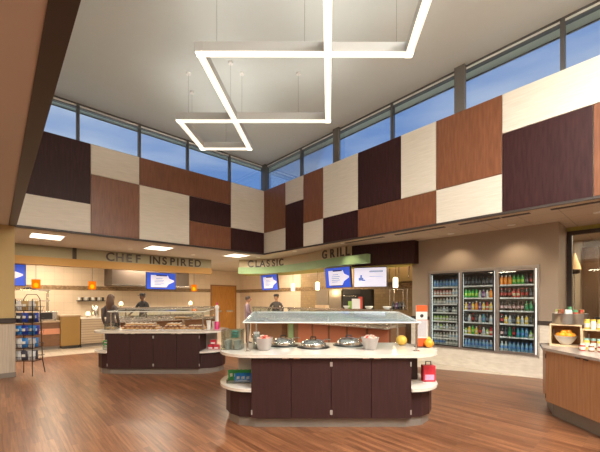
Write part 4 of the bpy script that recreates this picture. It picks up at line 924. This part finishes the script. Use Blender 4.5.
for px, lab in ((347, 'white bowl on the grill line below the blue screen'), (369, 'white bowl on the grill line below the white screen'), (387, 'white bowl on the grill line beside the black rack')):
    o = bpy.data.objects.new('serving_bowl', bm_); C.objects.link(o); o.location = W(7.85, on_p(px, 7.85), 1.336); tag(o, lab, 'bowl')
# standing signs and a rack on the grill line
def card(px, z, w_, h_, m, label, p=7.75):
    t = thing('card_stand', label, 'sign', W(p, on_p(px, p), z), -.2); MB().box((-w_/2, -.004, .01), (w_/2, .004, h_)).build('card', m, t); MB().box((-w_/2, -.03, 0), (w_/2, .03, .01)).build('foot', M['black'], t)
card(356, 1.336, .24, .30, M['white'], 'white notice card standing on the grill line'); card(350, 1.336, .11, .23, mat('lime_card', (.35, .6, .12), .5), 'lime green card standing on the grill line', 7.85); card(360.5, 1.336, .12, .36, mat('red_card', (.6, .06, .03), .5), 'red card behind the white notice card', 7.95)
t = thing('black_rack', 'dark metal frame rack at the right end of the grill line', 'rack', W(7.95, on_p(398.5, 7.95), 1.336), TH-PI/2)
m_ = MB()
for x in (-.2, .2):
    for y in (-.1, .1): m_.tube([(x, y, 0), (x, y, .55)], .01, 6)
    m_.tube([(x, -.1, .55), (x, .1, .55)], .01, 6)
for y in (-.1, .1): m_.tube([(-.2, y, .55), (.2, y, .55)], .01, 6)
m_.build('frame', M['steel'], t); MB().box((-.2, -.1, .01), (.2, .1, .03)).build('shelf_board', M['dgrey'], t)
dj = bottle_mesh(.2, .035, V('black', (.02, .025, .035)), capk, V('greyl', (.12, .14, .17)))
for k in range(5):
    o = bpy.data.objects.new('sauce_bottle', dj if k != 3 else KIN['purple']); C.objects.link(o); w_ = W(7.95+.03*(k % 2), on_p(398.5, 7.95)-.15+.075*k, 1.366); o.location = w_; tag(o, ('dark' if k != 3 else 'purple')+' bottle in the metal rack on the grill line', 'bottle', None if k == 3 else 'dark bottles in the metal rack')
# wooden caddy on classic line
t = thing('wooden_caddy', 'low wooden caddy on the Classic side of the grill line', 'caddy', W(7.8, on_p(322, 7.8), 1.336), TH-PI/2)
m_ = MB(); m_.box((-.22, -.1, 0), (.22, .1, .015)); m_.box((-.22, -.1, .015), (.22, -.085, .1)); m_.box((-.22, .085, .015), (.22, .1, .1)); m_.box((-.22, -.085, .015), (-.205, .085, .1)); m_.box((.205, -.085, .015), (.22, .085, .1)); m_.build('box_body', M['pine'], t)
# kitchen door
d0, d1 = on_q(210.5, 16)+.0, on_q(236, 16)
t = MB(); t.box((d0, 15.96, 0), (d0+.07, 16, 2.40)); t.box((d1-.07, 15.96, 0), (d1, 16, 2.40)); t.box((d0+.07, 15.96, 2.33), (d1-.07, 16, 2.40)); dd = struct('door_1', t, wood('door_frame', (.3, .14, .05), (.36, .17, .06), (2, 2, 2)))
mid = (d0+d1)/2
for a, b in ((d0+.075, mid-.004), (mid+.004, d1-.075)):
    l_ = MB().box((a, 15.965, .01), (b, 15.99, 2.325)).build('door_leaf', M['door'], dd); MB().box(((a+b)/2-.2, 15.955, .95), ((a+b)/2+.2, 15.965, 1.05)).build('push_bar', M['steel'], l_)

# ------------------------------------------------------------------ people
def person(label, loc, rz, skinm, shirt, trousers, hairm, hair='short', arms='down', h=1.72, female=False, cap=None, apron=None):
    t = thing('person', label, 'person', loc, rz)     # faces local -Y
    s = h/1.75
    J = {'pelvis': (0, 0, .95, .135), 'waist': (0, 0, 1.08, .125 if not female else .11), 'chest': (0, -.01, 1.28, .15 if not female else .13), 'neckb': (0, 0, 1.44, .085), 'neck': (0, -.005, 1.52, .052), 'headb': (0, -.02, 1.60, .055)}
    E = [('pelvis', 'waist'), ('waist', 'chest'), ('chest', 'neckb'), ('neckb', 'neck'), ('neck', 'headb')]
    for sd, g in ((-1, 'l'), (1, 'r')):
        J.update({g+'hip': (sd*.095, 0, .88, .095), g+'knee': (sd*.11, -.015, .50, .058), g+'ank': (sd*.115, .01, .10, .042), g+'heel': (sd*.12, -.06, .05, .042), g+'toe': (sd*.13, -.17, .032, .03)})
        sh = .185 if not female else .165
        J[g+'sho'] = (sd*sh, 0, 1.40, .062)
        if arms == 'down': el, wr, fd = (sd*(sh+.07), .02, 1.12), (sd*(sh+.06), -.08, .87), Vector((0, -.3, -1))
        elif arms == 'work': el, wr, fd = (sd*(sh+.11), -.06, 1.15), (sd*(sh-.02), -.30, 1.08), Vector((-sd*.3, -1, -.15))
        else: el, wr, fd = (sd*(sh+.16), -.05, 1.17), (sd*(sh+.14), -.27, 1.02), Vector((-sd*.1, -.9, -.5))
        J[g+'elb'] = (*el, .044); J[g+'wri'] = (*wr, .028)
        fd.normalize(); w0 = Vector(wr); side = fd.cross(Vector((0, 0, 1)) if abs(fd.z) < .8 else Vector((0, 1, 0))).normalized()
        pm_ = w0+fd*.06; J[g+'palm'] = (*pm_, .03)
        E += [('pelvis', g+'hip'), (g+'hip', g+'knee'), (g+'knee', g+'ank'), (g+'ank', g+'heel'), (g+'heel', g+'toe'), ('neckb', g+'sho'), (g+'sho', g+'elb'), (g+'elb', g+'wri'), (g+'wri', g+'palm')]
        for i, (o_, ln) in enumerate(((-.03, .06), (-.01, .075), (.01, .07), (.03, .055))):
            b_ = pm_+side*o_+fd*.03; c_ = b_+fd*ln*.55; d_ = c_+fd*ln*.4+Vector((0, 0, -.02))
            for nm, v, r in (('a', b_, .010), ('b', c_, .009), ('c', d_, .007)): J[g+'f%d%s' % (i, nm)] = (*v, r)
            E += [(g+'palm', g+'f%da' % i), (g+'f%da' % i, g+'f%db' % i), (g+'f%db' % i, g+'f%dc' % i)]
        th = w0+fd*.035+side*(-sd)*.035; J[g+'tha'] = (*th, .011); J[g+'thb'] = (*(th+fd*.04+side*(-sd)*.012), .009); E += [(g+'wri', g+'tha'), (g+'tha', g+'thb')]
    names = list(J); me = bpy.data.meshes.new('body'); me.from_pydata([Vector(J[k][:3])*s for k in names], [(names.index(a), names.index(b)) for a, b in E], [])
    o = bpy.data.objects.new('tmp', me); C.objects.link(o); sk_ = o.modifiers.new('s', 'SKIN'); sk_.use_smooth_shade = True
    for i, k in enumerate(names): v = me.skin_vertices[0].data[i]; v.radius = (J[k][3]*s,)*2; v.use_root = (k == 'pelvis')
    su = o.modifiers.new('u', 'SUBSURF'); su.levels = 1
    bpy.context.view_layer.update(); bme = bpy.data.meshes.new_from_object(o.evaluated_get(bpy.context.evaluated_depsgraph_get())); bpy.data.objects.remove(o)
    # flatten torso depth, add a head with a face to the same mesh
    for v in bme.vertices:
        if .8*s < v.co.z < 1.5*s and abs(v.co.x) < .2*s and abs(v.co.y) < .2: v.co.y *= .8; 
    bme.materials.clear(); bm = bmesh.new(); bm.from_mesh(bme); hc = Vector((0, -.03, 1.645))*s
    ret = bmesh.ops.create_uvsphere(bm, u_segments=20, v_segments=14, radius=.1*s)
    for v in ret['verts']:
        x, y, z = v.co/s; z *= 1.18; x *= .80; 
        if z < -.02: x *= 1-(-z-.02)*2.2; y = y*(1-(-z-.02)*1.2)-.008
        if y < -.07 and abs(x) < .022 and -.04 < z < .005: y -= .022        # nose
        if y < -.055 and .02 < abs(x) < .05 and .0 < z < .03: y += .008      # eye sockets
        if abs(x) > .074 and abs(y) < .03 and abs(z) < .035: x *= 1.14       # ears
        v.co = Vector((x, y, z))*s+hc
    hf = set(f for v in ret['verts'] for f in v.link_faces)
    for f in bm.faces:
        c_ = f.calc_center_median()/s; f.smooth = True
        if f in hf: f.material_index = 0
        elif c_.z > 1.49: f.material_index = 0
        elif c_.z < .09: f.material_index = 3
        elif c_.z < .94 and abs(c_.x) < .21 and c_.y > -.2: f.material_index = 2
        else: f.material_index = 1
    vl = {}
    for sd, g in ((-1, 'l'), (1, 'r')):
        wv = Vector(J[g+'wri'][:3]); ev = Vector(J[g+'elb'][:3]); pv = Vector(J[g+'palm'][:3])
        for f in bm.faces:
            c_ = f.calc_center_median()/s
            if (c_-wv).dot((pv-wv).normalized()) > -.02 and (c_-wv).length < .26 and c_.x*sd > (.178 if arms == 'down' else .08): f.material_index = 0
    bm.to_mesh(bme); bm.free()
    for m_ in (skinm, shirt, trousers, M['black']): bme.materials.append(m_)
    b = bpy.data.objects.new('body', bme); C.objects.link(b); b.parent = t
    e_ = MB()
    for sd in (-1, 1): e_.ball((sd*.031*s, hc.y-.078*s, hc.z+.014*s), .010*s, seg=8, rings=6)
    e_.build('eyes', M['black'], t); MB().box((-.022*s, hc.y-.087*s, hc.z-.062*s), (.022*s, hc.y-.075*s, hc.z-.055*s)).build('mouth', mat('lips', (.35, .12, .1), .5), t)
    hm = MB(); n_ = 20
    cap_prof = [(.102, -.02), (.105, .03), (.098, .075), (.07, .112), (.03, .126), (1e-5, .129)]
    hm.lathe([(r*s*.86, z*s) for r, z in cap_prof], (0, hc.y+.014*s, hc.z+.004*s), n_, sx=1, sy=1.1)
    if hair == 'long': hm.lathe([(.05*s, -.34*s), (.10*s, -.3*s), (.115*s, -.12*s), (.095*s, .03*s), (.06*s, .08*s)], (0, hc.y+.05*s, hc.z), n_, sx=1.05, sy=.62)
    hm.build('hair', hairm, t)
    if cap:
        cm = MB(); cm.lathe([(.1*s, 0), (.108*s, .05*s), (.09*s, .09*s), (1e-5, .1*s)], (0, hc.y+.01, hc.z+.05*s), 18); cm.box((-.06*s, hc.y-.16*s, hc.z+.05*s), (.06*s, hc.y-.08*s, hc.z+.062*s)); cm.build('cap', cap, t)
    if apron: MB().prism([(-.14, .28*0), (.14, 0), (.14, .01), (-.14, .01)], .75*s, 1.3*s).build('apron', apron, t).location = (0, -.155*s, 0)
    return t
blackc = mat('black_cloth', (.02, .02, .025), .8); dkhair = mat('dark_hair', (.035, .02, .015), .6); brhair = mat('brown_hair', (.07, .035, .02), .6)
person('person with long dark hair in a dark jacket seen from behind', ((110.5-300)/F*9.4, 9.4, 0), PI-.15, M['skin2'], mat('charcoal_cloth', (.07, .055, .055), .85), mat('dark_denim', (.03, .035, .06), .85), brhair, 'long', 'down', 1.74, True)
w_ = W(on_q(143, 13.75), 13.75); person('chef in black with arms spread behind the chef line', (w_.x, w_.y, 0), -.35, mat('deep_skin', (.16, .08, .05), .55), blackc, blackc, dkhair, 'short', 'wide', 1.83, cap=mat('black_cap', (.03, .025, .03), .7))
person('person in a purple-grey shirt standing in profile by the Classic line', ((247.5-300)/F*12.0, 12.0, 0), PI/2, M['skin'], mat('mauve_cloth', (.24, .17, .22), .8), mat('dark_denim', (.03, .035, .06), .85), dkhair, 'short', 'work', 1.73)
w_ = W(8.42, 10.62); person('cook in dark uniform and cap behind the Classic line', (w_.x, w_.y, 0), -.2, M['skin'], mat('dark_uniform', (.06, .05, .05), .8), blackc, dkhair, 'short', 'work', 1.8, cap=MATS['black_cap'], apron=M['black'])

# ------------------------------------------------------------------ world, daylight, camera
wd_ = bpy.data.worlds.new('world'); bpy.context.scene.world = wd_; wd_.use_nodes = True; nt = wd_.node_tree; bg = nt.nodes['Background']
tc = nt.nodes.new('ShaderNodeTexCoord'); mp = nt.nodes.new('ShaderNodeMapping'); mp.inputs['Scale'].default_value = (1.4, 1.4, 7); mp.inputs['Rotation'].default_value = (0, .25, .3)
nz = nt.nodes.new('ShaderNodeTexNoise'); nz.inputs['Scale'].default_value = 1.6; nz.inputs['Detail'].default_value = 5; rp = nt.nodes.new('ShaderNodeValToRGB')
rp.color_ramp.elements[0].position = .40; rp.color_ramp.elements[0].color = (.15, .29, .66, 1); rp.color_ramp.elements[1].position = .72; rp.color_ramp.elements[1].color = (.52, .61, .82, 1)
nt.links.new(tc.outputs['Generated'], mp.inputs[0]); nt.links.new(mp.outputs[0], nz.inputs['Vector']); nt.links.new(nz.outputs['Fac'], rp.inputs[0]); sx = nt.nodes.new('ShaderNodeSeparateXYZ'); nt.links.new(tc.outputs['Generated'], sx.inputs[0])
mr = nt.nodes.new('ShaderNodeMapRange'); mr.inputs[1].default_value = -.04; mr.inputs[2].default_value = .02; nt.links.new(sx.outputs['Z'], mr.inputs[0])
gm_ = nt.nodes.new('ShaderNodeMix'); gm_.data_type = 'RGBA'; gm_.inputs[6].default_value = (2.2, 2.45, 2.3, 1); nt.links.new(mr.outputs[0], gm_.inputs[0]); nt.links.new(rp.outputs[0], gm_.inputs[7]); nt.links.new(gm_.outputs[2], bg.inputs[0]); bg.inputs[1].default_value = 1.0

cam = bpy.data.cameras.new('camera'); co = bpy.data.objects.new('camera', cam); C.objects.link(co); co.location = (0, 0, EYE); co.rotation_euler = (PI/2, 0, 0)
cam.sensor_width = 36; cam.lens = 36*F/600; cam.shift_y = 74/600; cam.clip_start = .05
sc = bpy.context.scene; sc.camera = co
sc.view_settings.view_transform = 'Standard'; sc.view_settings.look = 'None'; sc.view_settings.gamma = 1; sc.view_settings.use_curve_mapping = False; sc.view_settings.exposure = 0.0
